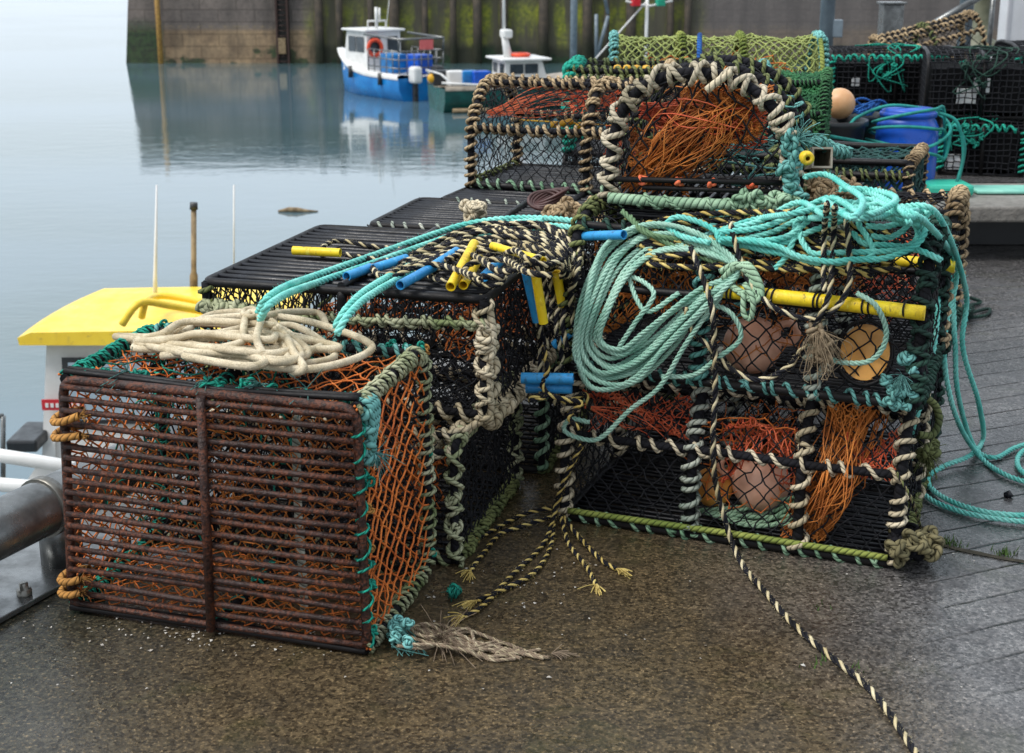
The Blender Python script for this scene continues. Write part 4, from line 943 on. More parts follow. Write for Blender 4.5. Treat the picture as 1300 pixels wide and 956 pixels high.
mb = MB(); mb.tube(spline([rt(1165, 500, 3.72), rt(1185, 512, 3.75), rt(1192, 532, 3.75), rt(1184, 552, 3.74), rt(1165, 552, 3.72)], .01), .011, 7); knot(mb, rt(1178, 575, 3.75), .03, .01)
fray(mb, rt(1178, 575, 3.74), (0, -.3, -.6), 60, .07, .0014, 0, .8)
mb.build('rope_loop', ROPE_OLIVE, None, label='brown-green rope handle loop on the right end of the right stack', cat='rope')
mb = MB(); mb.tube(spline([gp(1228, 398, .02), gp(1255, 392, .012), gp(1252, 400, .012), gp(1226, 404, .012)], .01), .008, 6); mb.tube(spline([gp(1215, 390, .02), gp(1245, 384, .012), gp(1232, 378, .04)], .01), .008, 6)
for i in range(5): knot(mb, gp(1228, 395, .02 + .01 * i), .025, .008)
mb.build('rope_scrap', ROPE_DARKGREEN, None, label='small dark green rope scrap on the wet ground right of the right stack', cat='rope')
# old knitted clumps
def clump(label, c, ext, n, r, mats, name='rope_clump'):
    mb = MB()
    for i in range(n): knot(mb, np.array(c) + rng.uniform(-1, 1, 3) * ext, r * 3.2, r)
    mb.build(name, mats, None, label=label, cat='rope')
clump('clump of old brownish rope beside the topmost pot on the slatted pots', gp(735, 272, .755), (.10, .07, .022), 46, .0085, ROPE_TAN)
clump('bundle of grey-brown rope at the right foot of the topmost pot', gp(1052, 240, .90), (.075, .05, .02), 34, .0075, ROPE_TAN)
clump('small pale rope knot lying on the middle slatted pot where the aqua ropes cross', gp(600, 268, .735), (.025, .025, .014), 10, .008, ROPE_BEIGE)
mb = MB()
for i in range(5): mb.tube(np.array([gp(690 + 3 * i, 262, .735) + np.array([.05 * math.cos(a), .03 * math.sin(a), .02 + .025 * math.sin(a + .4 * i) + .004 * i]) for a in np.linspace(0, 2 * PI, 24)[:-1]]), .0065, 6, 0, True)
mb.build('cord_coil', m_simple('brown_cord', srgb(86, 52, 48), srgb(56, 36, 36), 12, .5), None, label='small coil of dark brown cord on the slatted pots', cat='cord')
mb = MB(); p = spline([dp(1018, 182, 4.1), dp(1040, 180, 4.1), dp(1058, 190, 4.15), dp(1078, 196, 4.2)], .02); mb.tube(p, .014, 7); lash(mb, p, .014, .005, .03)
mb.build('rope', ROPE_BLUEGREEN, None, label='thick blue and tan rope crossing behind the square steel tube', cat='rope')

# plastic tube sleeves threaded on the ropes
def sleeve(label, a, b, r, mt, bend=.0):
    a, b = np.array(a), np.array(b); mid = (a + b) / 2 + np.array([0, 0, bend]); P = spline([a, mid, b], .01); mb = MB()
    mb.tube(P, r, 16, 0, caps=False); mb.tube(P, r * .78, 16, 0, caps=False)
    T, N, B = frames(P)
    for e in (0, -1):
        an = np.linspace(0, 2 * PI, 16, endpoint=False)
        ring = [P[e] + q * (np.cos(an)[:, None] * N[e] + np.sin(an)[:, None] * B[e]) for q in (r, r * .78)]
        V = np.concatenate(ring); j = np.arange(16); mb.add(V, np.stack([j, (j + 1) % 16, 16 + (j + 1) % 16, 16 + j], 1), 0, None, False)
    return mb.build('tube_sleeve', mt, None, label=label, cat='plastic tube', group='plastic tube sleeves on the ropes')
rs = .0128
sleeve('yellow plastic tube lying alone on the left half of the front slatted pot', gp(372, 318, .735), gp(432, 321, .735), rs, PIPEYEL)
sleeve('blue plastic tube under the left aqua rope, open end facing left', gp(440, 351, .735), gp(470, 340, .735), rs, PIPEBLUE)
sleeve('blue plastic tube just right of the open-ended blue one, half under rope', gp(474, 341, .737), gp(516, 328, .745), rs, PIPEBLUE)
sleeve('long blue plastic tube leaning across the right aqua rope', gp(508, 362, .745), gp(552, 338, .755), rs, PIPEBLUE)
sleeve('blue plastic tube joined end to end above the long leaning blue one', gp(550, 338, .76), gp(580, 319, .775), rs, PIPEBLUE)
sleeve('yellow plastic tube standing steeply, left of a crossed yellow pair', gp(572, 364, .745), gp(602, 309, .80), rs, PIPEYEL)
sleeve('yellow plastic tube behind the steep yellow one, open end showing', gp(588, 362, .74), gp(608, 328, .765), rs, PIPEYEL)
sleeve('short blue plastic tube right of the crossed yellow pair', gp(614, 352, .755), gp(634, 332, .775), rs, PIPEBLUE)
sleeve('thin yellow plastic tube buried in the black and yellow rope heap', gp(625, 312, .81), gp(690, 331, .805), rs * .8, PIPEYEL)
sleeve('blue plastic tube lying at the foot of the topmost pot', gp(737, 300, .80), gp(792, 298, .83), rs, PIPEBLUE)
sleeve('blue plastic tube hanging upright left of the hanging yellow one', dp(668, 346, 3.62), dp(682, 408, 3.64), rs, PIPEBLUE)
sleeve('yellow plastic tube hanging upright below the rope heap', dp(680, 348, 3.58), dp(690, 410, 3.60), rs, PIPEYEL)
sleeve('short yellow plastic tube tucked behind the hanging rope', dp(706, 345, 3.70), dp(714, 388, 3.72), rs, PIPEYEL)
sleeve('blue plastic tube half hidden beside the pale green coil', dp(704, 438, 3.72), dp(724, 422, 3.70), rs, PIPEBLUE)
sleeve('upper of two blue plastic tubes hanging level below the heap', dp(662, 480, 3.62), dp(728, 481, 3.60), .0155, PIPEBLUE)
sleeve('lower of two blue plastic tubes hanging level below the heap', dp(668, 492, 3.64), dp(726, 493, 3.62), .0155, PIPEBLUE)
rope('black and yellow rope tied round the two level blue tubes', [[dp(x, y, 3.60) for x, y in ((690, 440), (695, 470), (688, 488), (694, 502), (672, 508), (690, 500), (712, 506), (738, 512), (722, 528), (735, 545))], [dp(x, y, 3.66) for x, y in ((700, 500), (720, 510), (742, 500), (748, 520))]], .0072, BY, .045)

# ------------------------------------------------------------------ buoys
def buoy(label, c, r, mt, eye=True, rot=0):
    M = Matrix.Translation(c) @ Matrix.Rotation(rot, 4, 'Y'); mb = MB()
    prof = [(r * math.sin(a), -r * math.cos(a)) for a in np.linspace(.001, PI - .02, 18)]
    mb.lathe(prof, n=28, M=M); o = mb.build('round_buoy', mt, None, label=label, cat='buoy')
    if eye:
        mb = MB(); an = np.linspace(0, 2 * PI, 18)[:-1]
        mb.tube([M @ Vector((.028 * math.cos(a), 0, r * 1.0 + .02 + .028 * math.sin(a))) for a in an], .011, 8, 0, True); mb.build('rope_eye', mt, o)
    return o
def gin(x, y, depth): return gf(x, y, -depth)
buoy('dusty pink round buoy inside the upper front pot', gin(955, 438, .13), .078, BUOYPINK, True, R(70))
buoy('pink-orange round buoy inside the lower front pot', gin(966, 612, .13), .080, BUOYPINK, True, R(-60))
buoy('ochre round buoy beside the pink one inside the lower front pot', gin(905, 618, .11), .056, BUOYORANGE, True, R(20))
# square tube and yellow plug
tA = np.array(dp(1044, 200, 4.02)); tdir = np.array([.05, .98, -.18]); mb = MB()
ex = np.array([.98, -.05, 0]); ez = np.cross(ex, tdir / np.linalg.norm(tdir)); ez /= np.linalg.norm(ez)
def sqring(c, h): return [c + ex * a * h + ez * b * h for a, b in ((-1, -1), (1, -1), (1, 1), (-1, 1))]
V = np.array([sqring(tA, .030), sqring(tA + tdir * .5, .030), sqring(tA + tdir * .5, .024), sqring(tA, .024), sqring(tA, .030)])
mb.grid(V, 0, True, False); mb.build('square_tube', STEELRIM, None, label='hollow square steel tube end sticking out beside the topmost pot', cat='steel tube')
mb = MB(); Mx = Matrix.Translation(dp(1025, 201, 3.60)) @ Matrix.Rotation(R(90), 4, 'X')
mb.lathe([(.006, .0), (.006, .008), (.013, .010), (.0175, .004), (.0185, -.01), (.016, -.03), (.0, -.032)], n=20, M=Mx); o = mb.build('yellow_plug', PIPEYEL, None, label='small yellow round plug tied at the right edge of the topmost pot', cat='float')

# ------------------------------------------------------------------ barrel, tubs and things on the upper quay
def barrel(): 
    c = gp(1150, 224, UQ); r = .165; h = .44
    t = thing('barrel', 'blue plastic barrel with aqua rope wound around it', 'barrel', Matrix.Translation((2.16, 7.72, UQ)))
    MB().lathe([(0, .004), (r * .9, .004), (r * .97, .03), (r, .08), (r * 1.02, h * .5), (r, h * .78), (r * .9, h * .86), (r * .86, h * .88), (r * .86, h * .98), (r * .82, h), (0, h)], n=40).build('drum', BARRELBLUE, t)
    MB().lathe([(r * .875, h * .9), (r * .92, h * .9), (r * .92, h * .95), (r * .875, h * .96)], n=40).build('lid_ring', BARRELBLUE, t)
    return (2.16, 7.72)
bx, by = barrel()
def tub(label, x, y, r, h):
    t = thing('tub', label, 'tub', Matrix.Translation((x, y, UQ)))
    MB().lathe([(0, .01), (r * .8, .0), (r * .98, h * .9), (r * 1.06, h * .92), (r * 1.06, h), (r * .99, h), (r * .78, .03), (0, .03)], n=32).build('tub_body', TUBBLACK, t)
tub('black plastic tub nearest the green mesh pot', 1.74, 7.72, .19, .38)
tub('black plastic tub touching the blue barrel', 1.92, 8.02, .16, .38)
buoy('tan round buoy resting in the black tub', (1.80, 7.80, UQ + .455), .085, BUOYTAN, False)
P = []
for i in range(3):
    for a in np.linspace(0, 2 * PI, 14)[:-1]: P.append((bx + (.185 + .015 * i) * math.cos(a), by + (.185 + .015 * i) * math.sin(a), UQ + .40 - .09 * i + .05 * math.sin(a * 1.0 + 2.4 + i)))
for q in ((bx + .22, by - .1, UQ + .36), (bx + .28, by - .13, UQ + .25), (bx + .26, by - .12, UQ + .02)): P.append(q)
P2 = [(bx - .5, by - .35, UQ + .33), (bx - .2, by - .24, UQ + .27), (bx + .05, by - .2, UQ + .25), (bx + .2, by - .12, UQ + .33), (bx + .16, by + .05, UQ + .41), (bx - .1, by - .02, UQ + .455), (bx - .28, by - .05, UQ + .40), (bx - .34, by - .1, UQ + .36)]
P3 = [(bx + .12, by - .14, UQ + .43), (bx + .22, by - .16, UQ + .38), (bx + .27, by - .15, UQ + .2), (bx + .22, by - .2, UQ + .01)]
mb = MB()
for p in (P, P2, P3): mb.tube(spline(p, .02), .009, 7)
mb.build('rope', S_AQUA2, None, label='aqua rope slung around the blue barrel', cat='rope')
mb = MB()
for i in range(5): mb.tube(spline([(1.93 + .1 * math.cos(a) + .02 * i, 7.98 + .06 * math.sin(a), UQ + .40 + .03 * math.sin(a * 2 + i) + .008 * i) for a in np.linspace(0, 2 * PI, 12)], .02), .0065, 6)
mb.build('rope', ROPE_BLUE, None, label='loose bright blue rope on the black tub beside the barrel', cat='rope')
mb = MB(); mb.box((2.21, 7.42, UQ + .002), (2.46, 7.64, UQ + .065), bevel=.02); mb.build('teal_slab', TEALPLASTIC, None, label='rounded teal plastic slab on the upper quay edge, below the barrel', cat='plastic slab')
mb = MB(); mb.box((2.50, 7.50, UQ + .002), (3.4, 7.70, UQ + .022), bevel=.008); mb.build('teal_sheet', TEALPALE, None, label='flat pale teal plastic sheet at the right edge of the upper quay', cat='plastic sheet')
mb = MB(); mb.box((2.95, 7.86, UQ + .003), (3.18, 7.92, UQ + .03), bevel=.004); mb.build('wood_batten', WOODPOLE, None, label='short weathered wooden batten on the upper quay', cat='wood')

mb = MB()
for i in range(4): knot(mb, gp(577 + rnd.uniform(-4, 4), 752 + rnd.uniform(-3, 3), .012 + .006 * i), .014, .004)
fray(mb, gp(577, 754, .014), (-.5, -.4, .2), 24, .03, .0008, 0, .6)
mb.build('twine_knot', ROPE_TEAL, None, label='small teal knot of twine lying loose on the concrete behind the rusty pot', cat='twine')
# ------------------------------------------------------------------ ground, ledge, water
WZ = -3.95
def edge(d): return -1.38 + .463 * (d - 3.5)
def ground_mat(name, upper=False):
    t = NT(name); P = t.coord(); sp = t.n("ShaderNodeSeparateXYZ"); t.l(P, sp.inputs[0]); x, y = sp.outputs[0], sp.outputs[1]
    big = t.noise(1.1, 5, .6); med = t.noise(9, 5, .65, dist=.4); fine = t.noise(60, 4, .7); grit = t.noise(120, 3, .65)
    vo = t.n("ShaderNodeTexVoronoi"); vo.inputs["Scale"].default_value = 120; t.l(P, vo.inputs[0])
    # smooth concrete (brown) to tarred slipway (blue grey) from left to right
    m = t.ramp(t.math('ADD', t.math('ADD', x, t.math('MULTIPLY', t.math('SUBTRACT', big, .5), 1.0)), t.math('MULTIPLY', t.math('SUBTRACT', y, 3.3), .22)), .35, 1.0)
    if upper: m = 1.0
    brown = t.mix(t.ramp(med, .35, .7), srgb(98, 85, 64), srgb(70, 61, 46))
    grey = t.mix(t.ramp(med, .35, .7), srgb(112, 112, 114), srgb(80, 80, 84))
    if not upper:
        left = t.ramp(t.math('SUBTRACT', t.math('MULTIPLY', x, -1.0), t.math('MULTIPLY', big, .5)), .35, .85)
        brown = t.mix(left, brown, srgb(60, 62, 54))
    c = t.mix(m, brown, grey)
    c = t.mix(t.ramp(fine, .36, .62, .15, .85), t.mix(.75, c, (.012, .011, .01)), c)
    c = t.mix(t.ramp(grit, .56, .74, 0, .42), c, t.mix(m, srgb(190, 164, 124), srgb(176, 170, 170)))
    c = t.mix(t.ramp(vo.outputs[0], .05, .35, .55, 0), c, t.mix(m, srgb(50, 42, 32), srgb(40, 40, 46)))
    c = t.mix(t.ramp(t.noise(.9, 6, .65, dist=.8), .50, .62, 0, .55), c, t.mix(.5, c, (.012, .012, .011)))
    sv = t.n('ShaderNodeSeparateColor'); t.l(vo.outputs['Color'], sv.inputs[0])
    c = t.mix(1.0, c, t.mix(sv.outputs[0], (.42, .41, .40), (1.55, 1.5, 1.42)), 'MULTIPLY')
    moss = t.ramp(t.noise(3.2, 6, .7, dist=.6), .55, .68, 0, .35)
    c = t.mix(moss, c, srgb(52, 56, 26))
    h = t.math('ADD', t.math('MULTIPLY', fine, .6), t.math('MULTIPLY', grit, .5))
    if not upper:
        a = R(23); w = t.math('ADD', t.math('MULTIPLY', x, -math.sin(a)), t.math('MULTIPLY', y, math.cos(a)))
        w = t.math('ADD', w, t.math('MULTIPLY', t.math('SUBTRACT', t.noise(5, 4, .6), .5), .022))
        fr = t.math('ABSOLUTE', t.math('SUBTRACT', t.math('FRACT', t.math('DIVIDE', w, .128)), .5))
        g = t.ramp(fr, .0, .05, 1, 0); br = t.ramp(t.noise(2.6, 4, .6), .32, .48)
        gm = t.math('MULTIPLY', t.math('MULTIPLY', g, br), t.ramp(t.math('ADD', x, t.math('MULTIPLY', t.math('SUBTRACT', y, 3.3), .12)), .9, 1.2))
        c = t.mix(t.math('MULTIPLY', gm, .88), c, (.008, .008, .009))
        h = t.math('SUBTRACT', h, t.math('MULTIPLY', gm, 2.5))
    wet = t.math('ADD', t.math('MULTIPLY', big, .55), t.math('MULTIPLY', med, .45))
    rough = t.math('SUBTRACT', t.ramp(wet, .40, .60, .10, .46), t.math('MULTIPLY', m, .07))
    b = t.bump(h, .5, .003, t.bump(med, .22, .012))
    return t.done(c, rough, 0, b, .5)
G = ground_mat("wet_quay_concrete")
mb = MB()
dl = [-8, -2, 0, 2, 4, 6, 9, 14, 22, 40, 75.0]
for a, b in zip(dl[:-1], dl[1:]): mb.poly([(edge(a), a, 0), (edge(a) + 90, a, 0), (edge(b) + 90, b, 0), (edge(b), b, 0)])
mb.build('quay_ground', G, None, kind='structure')
def wall_mat(name, c1, c2, green):
    t = NT(name); n1 = t.noise(2.2, 6, .65); n2 = t.noise(24, 4, .6)
    c = t.mix(t.ramp(n1, .35, .65), c1, c2); c = t.mix(t.ramp(n2, .4, .7, 0, .5), c, tuple(q * .4 for q in c2))
    return t.done(c, .6, 0, t.bump(n2, .6, .02))
QW = wall_mat("quay_wall_stone", srgb(96, 88, 76), srgb(58, 60, 48), True)
mb = MB()
for a, b in zip(dl[:-1], dl[1:]): mb.poly([(edge(a), a, -.004), (edge(b), b, -.004), (edge(b) - .25, b, -7), (edge(a) - .25, a, -7)])
mb.build('quay_wall', QW, None, label='stone face of the near quay dropping to the water', cat='quay wall')
GU = ground_mat("upper_quay_paving", True)
mb = MB()
mb.poly([(1.7, 7.92, UQ), (60, 7.92, UQ), (60, 70, UQ), (edge(70) + .6, 70, UQ), (edge(11) + .6, 11, UQ), (1.7, 10.0, UQ)])
mb.poly([(1.7, 7.92, UQ - .005), (1.7, 10, UQ - .005), (1.7, 10, .004), (1.7, 7.92, .004)])
mb.build('upper_quay', GU, None, kind='structure')
mb = MB(); mb.box((1.55, 7.14, UQ - .085), (60, 7.92, UQ - .003), bevel=.012)
LED = wall_mat("ledge_concrete", srgb(150, 146, 140), srgb(116, 112, 106), False)
led = thing('concrete_ledge', 'grey concrete ledge with a dark hollow under it, at the right edge', 'concrete ledge', Matrix.Identity(4))
mb.build('coping_slab', LED, led)
mb = MB(); mb.box((1.6, 7.62, .004), (60, 7.88, UQ - .09)); mb.build('back_wall', DARKTRIM, led)  # near-black colour carries the shade of the hollow under the slab
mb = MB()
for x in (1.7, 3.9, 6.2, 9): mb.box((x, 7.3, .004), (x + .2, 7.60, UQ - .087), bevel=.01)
mb.build('support_block', DARKTRIM, led)  # blocks painted near-black too, as shaded under the slab
# joint in the paving with moss
mb = MB(); J = [gp(1120, 672), gp(1190, 692), gp(1240, 703), gp(1310, 716), gp(1500, 745)]
pts = spline(J, .03); w = .012
V = np.array([[p + np.array([0, -w * rnd.uniform(.6, 1.3), .003]), p + np.array([0, 0, .007]), p + np.array([0, w * rnd.uniform(.6, 1.3), .003])] for p in pts]); mb.grid(V)
mb.build('paving_joint', m_simple('joint_mud', srgb(56, 50, 34), srgb(40, 36, 24), 40, .7, 0, .6, 100), None, kind='structure')
mb = MB()
for cx_, n in ((1195, 70), (1210, 40), (1275, 60), (1040, 10), (1035, 14), (1082, 12)):
    cy_ = {1195: 690, 1210: 694, 1275: 704, 1040: 770, 1035: 842, 1082: 850}[cx_]
    for i in range(n):
        p = gp(cx_ + rnd.gauss(0, 8), cy_ + rnd.gauss(0, 3)); a = rnd.uniform(0, 6.3); l = rnd.uniform(.008, .022)
        d = np.array([math.cos(a), math.sin(a), 0]); s_ = np.array([-d[1], d[0], 0]) * .002
        mb.poly([p - s_, p + s_, p + d * l * .6 + [0, 0, l]])
mb.build('moss_tufts', MOSSGREEN, None, kind='stuff', label='small tufts of moss and grass growing in the paving joint', cat='moss')
mb = MB()
for i in range(350):
    if i < 230: p = gp(rnd.gauss(300, 120), 800 + rnd.gauss(0, 16) + max(0, 0))
    elif i < 290: p = gp(rnd.uniform(450, 760), rnd.gauss(740, 25))
    else: p = gp(rnd.uniform(0, 1250), rnd.uniform(700, 880))
    s_ = rnd.uniform(.0016, .0046) * (1.6 if rnd.random() < .08 else 1); a = rnd.uniform(0, 6.3)
    q = [p + np.array([math.cos(a + k) * s_ * rnd.uniform(.5, 1.3), math.sin(a + k) * s_ * rnd.uniform(.5, 1.3), .002 + rnd.uniform(0, .004)]) for k in (0, 1.5, 3.1, 4.7)]
    mb.poly(q)
mb.build('shell_fragments', SHELLWHITE, None, kind='stuff', label='scatter of broken white shell bits on the concrete in front of the rusty pot', cat='shell fragments')
mb = MB(); bm_ = bmesh.new(); bmesh.ops.create_icosphere(bm_, subdivisions=2, radius=.012)
for v in bm_.verts: v.co += Vector(rng.normal(0, .002, 3))
mb.bm(bm_, 0, Matrix.Translation(gp(1280, 628, .008))); mb.build('stone', BLACKBAR, None, label='single dark stone on the wet ground between aqua rope loops', cat='stone')
mb = MB(); bm_ = bmesh.new(); bmesh.ops.create_icosphere(bm_, subdivisions=2, radius=.016)
for v in bm_.verts: v.co.z *= .5; v.co += Vector(rng.normal(0, .001, 3))
mb.bm(bm_, 0, Matrix.Translation(gp(1228, 375, .01)) ); mb.build('pebble', SHELLWHITE, None, label='white pebble beside the dark green rope scrap', cat='pebble')

def water_mat():
    t = NT("harbour_water"); P = t.coord()
    mp = t.n("ShaderNodeMapping"); mp.inputs["Scale"].default_value = (.55, 1.0, 1); t.l(P, mp.inputs[0])
    n1 = t.noise(1.6, 3, .55, mp.outputs[0]); n2 = t.noise(7, 2, .5, mp.outputs[0]); n3 = t.noise(.09, 3, .5, mp.outputs[0])
    # rain-pocked dark patches between smoother slicks
    patch = t.ramp(n3, .42, .6)
    h = t.math('ADD', n1, t.math('MULTIPLY', n2, .35))
    b1 = t.bump(h, t.ramp(patch, 0, 1, .012, .045), .25)
    t.val(t.b.inputs["IOR"], 1.6)
    return t.done(t.mix(patch, srgb(80, 104, 114), srgb(66, 90, 92)), t.ramp(patch, 0, 1, .03, .07), 0, b1, .55)
mb = MB(); mb.poly([(-1500, -60, WZ), (400, -60, WZ), (400, 3000, WZ), (-1500, 3000, WZ)])
mb.build('harbour_water', water_mat(), None, kind='structure')
mb = MB(); mb.box((-.7, 0, -.02), (.7, .1, .03), bevel=.01); dr = MB()
p = gp(372, 268, WZ + .02); dr.tube([p + np.array(q) for q in ((-.33, 0, 0), (-.1, .02, .03), (.1, -.02, .03), (.3, 0, 0), (.55, .02, -.01))], [.02, .06, .06, .04, .015], 6)
dr.build('driftwood', WOODPOLE, None, label='dark stick floating alone on the pale water', cat='driftwood')

# ------------------------------------------------------------------ harbour pier
PD = 74.5
def pier_mat():
    t = NT("pier_wall_stone"); P = t.coord(); sp = t.n("ShaderNodeSeparateXYZ"); t.l(P, sp.inputs[0]); x, z = sp.outputs[0], sp.outputs[2]
    st = t.coord('Object', (1, 1, .12)); streak = t.noise(1.1, 4, .6, st); n1 = t.noise(.7, 6, .65); n2 = t.noise(5, 4, .6)
    zz = t.math('ADD', z, t.math('MULTIPLY', t.math('SUBTRACT', n1, .5), .8))
    up = t.mix(t.ramp(n1, .35, .65), srgb(120, 110, 104), srgb(98, 90, 86)); low = t.mix(t.ramp(n1, .38, .62), srgb(162, 138, 108), srgb(124, 104, 82))
    c = t.mix(t.ramp(z, -2.35, -2.15), low, up)
    line = t.math('MULTIPLY', t.ramp(t.math('ABSOLUTE', t.math('SUBTRACT', z, -2.1)), 0.02, .1, 1, 0), t.ramp(n2, .45, .6)); c = t.mix(t.math('MULTIPLY', line, .5), c, srgb(170, 150, 112))
    c = t.mix(t.ramp(n2, .45, .7, 0, .3), c, (.02, .018, .016))
    cb = t.n("ShaderNodeCombineXYZ"); t.l(x, cb.inputs[0]); t.l(z, cb.inputs[1])
    bk = t.n("ShaderNodeTexBrick"); t.l(cb.outputs[0], bk.inputs["Vector"]); bk.inputs["Scale"].default_value = 1; bk.inputs["Brick Width"].default_value = 1.9; bk.inputs["Row Height"].default_value = .62; bk.inputs["Mortar Size"].default_value = .035
    bk.inputs["Color1"].default_value = (.85, .85, .85, 1); bk.inputs["Color2"].default_value = (1.1, 1.08, 1.05, 1); bk.inputs["Mortar"].default_value = (.55, .53, .5, 1)
    c = t.mix(.8, c, bk.outputs["Color"], 'MULTIPLY')
    c = t.mix(t.ramp(t.noise(.9, 5, .65, t.coord('Object', (1, 1, .2))), .5, .68, 0, .5), c, (.035, .032, .028))
    # timbered, weed-grown middle section
    tim = t.math('MULTIPLY', t.ramp(x, -10.9, -10.1), t.ramp(x, 9.0, 10.4, 1, 0))
    dk = t.mix(t.ramp(streak, .35, .65), srgb(70, 66, 58), srgb(92, 90, 70))
    gz_ = t.math('MULTIPLY', t.ramp(t.math('ADD', z, t.math('MULTIPLY', t.math('SUBTRACT', streak, .5), 3.5)), -3.4, -2.2), t.ramp(z, -1.35, -.6, 1, 0))
    gmask = t.math('MULTIPLY', gz_, t.math('MULTIPLY', t.ramp(t.noise(1.6, 3, .6, st), .42, .56), t.ramp(t.noise(1.3, 5, .7), .38, .6, .25, 1)))
    dk = t.mix(t.math('MULTIPLY', gmask, .9), dk, t.mix(t.ramp(n2, .35, .65), srgb(162, 166, 48), srgb(98, 112, 38)))
    dk = t.mix(t.ramp(zz, -2.9, -3.3, 0, .8), dk, srgb(38, 44, 30))
    c = t.mix(tim, c, dk)
    # plain dark wall on the right
    c = t.mix(t.ramp(x, 9.2, 10.4, 0, .7), c, t.mix(t.ramp(streak, .3, .7), srgb(108, 102, 100), srgb(82, 78, 78)))
    # weed at the waterline and on the corner
    wd = t.ramp(t.math('ADD', z, t.math('MULTIPLY', t.ramp(t.noise(.55, 4, .6), .45, .6), -1.3)), -4.6, -4.25, 1, 0)
    wd2 = t.math('MULTIPLY', t.ramp(t.math('ADD', x, t.math('MULTIPLY', t.math('SUBTRACT', n1, .5), 1.5)), -18.2, -17.8, 1, 0), t.ramp(zz, -1.6, -2.4, 0, 1))
    c = t.mix(t.math('MAXIMUM', t.math('MULTIPLY', wd, .85), t.math('MULTIPLY', wd2, .92)), c, t.mix(t.ramp(n2, .4, .6), srgb(34, 66, 34), srgb(22, 44, 28)))
    return t.done(c, .75, 0, t.bump(n2, .5, .05))
pier = thing('pier_wall', 'long weed-stained harbour pier wall behind the boats', 'pier', Matrix.Identity(4))
PX0 = -20.1
mb = MB()
xs = np.array([PX0 + .6, 60.0]); 
for (z0, z1, o0, o1) in ((-9, WZ, .35, .0), (WZ, 1.15, .0, .5)):
    mb.poly([(PX0 + o0 * .9, PD + o0 * .5 - .0, z0), (60, PD + o0 * .5, z0), (60, PD + o1 * .5, z1), (PX0 + o1 * .9, PD + o1 * .5, z1)])
    mb.poly([(PX0 + o0 * .9, PD + o0 * .5, z0), (PX0 + o1 * .9, PD + o1 * .5, z1), (PX0 + o1 * .9 + 2.5, PD + 9, z1), (PX0 + o0 * .9 + 2.5, PD + 9, z0)])
mb.poly([(PX0 + .45, PD + .25, 1.15), (60, PD + .25, 1.15), (60, PD + 9, 1.15), (PX0 + 2.95, PD + 9, 1.15)])
mb.build('wall_face', pier_mat(), pier)
mb = MB(); mb.box((PX0 + .3, PD - .05, 1.15), (60, PD + 1, 1.45), bevel=.05); mb.build('coping', LED, pier)
lad = thing('pier_ladder', 'dark vertical ladder in its recess on the pier wall', 'ladder', Matrix.Translation((-11.85, PD - .3, WZ)))
mb = MB(); mb.box((-.34, .1, -1), (.34, .38, 5.3)); mb.build('recess_panel', m_simple('ladder_recess', srgb(42, 38, 36), srgb(30, 30, 26), 2, .8), lad)  # flat dark panel; the recess's shade is put into its colour
mb = MB()
for s_ in (-.28, .28): mb.box((s_ - .05, -.05, -.5), (s_ + .05, .08, 5.3))
mb.build('stile', FRAMEBRN, lad)
mb = MB()
for i in range(20): mb.line([(-.28, .0, .1 + i * .26), (.28, .0, .1 + i * .26)], .022, 6)
mb.build('rungs', FRAMEBRN, lad)
mb = MB(); mb.box((-.22, -.1, .5), (.16, -.06, 1.3)); mb.build('worn_board', WOODPOLE, lad)
def pile(label, px, w, mt, top=1.6, d=PD - .25, grp=None, name='timber_pile'):
    x = dp(px, 60, d)[0]; mb = MB(); mb.tube([(x, d, -6), (x + rnd.uniform(-.02, .02), d, -2), (x, d, top)], [w * 1.05, w, w * .95], 10)
    return mb.build(name, mt, None, label=label, cat='pile' if 'pile' in name else 'pole', group=grp)
pile('ochre mooring pole standing by the weed-grown corner of the pier', 203, .13, YELPOLE, 1.6, PD - .45, None, 'mooring_pole')
def pile_mat():
    t = NT("pile_timber"); sp = t.n("ShaderNodeSeparateXYZ"); t.l(t.coord(), sp.inputs[0]); n = t.noise(2.5, 5, .65)
    c = t.mix(t.ramp(n, .35, .65), srgb(84, 74, 62), srgb(56, 52, 46)); c = t.mix(t.ramp(t.math('ADD', sp.outputs[2], n), -2.6, -1.8, .75, 0), c, srgb(36, 44, 26))
    return t.done(c, .8, 0, t.bump(n, .6, .05))
PM = pile_mat()
for i, px in enumerate((406, 432, 472, 501, 540, 576, 606, 640, 690, 745, 770, 800, 850, 872)):
    pile('dark weed-covered timber fender pile on the pier wall behind the boats', px, rnd.uniform(.14, .3), PM, 1.6, PD - .2, 'timber fender piles along the pier')
def lamp(px, d, r, mt, label, top, base=-6): 
    x = dp(px, 60, d)[0]; mb = MB(); mb.tube([(x, d, base), (x, d, top)], r, 12); return mb.build('grey_post', mt, None, label=label, cat='post')
lamp(728, 70, .17, GREYPOLE, 'tall grey post rising from the water by the pier, right of the green boat', 5.0)
br = MB(); 
for a, b in (((760, -40), (772, 18)), ((772, 20), (758, 70)), ((757, 18), (757, 75))): br.tube([dp(*a, 72), dp(*b, 72)], .09, 8)
br.build('pier_brace', GREYPOLE, None, label='grey angled steel bracing on the pier right of the tall grey post', cat='steel brace')
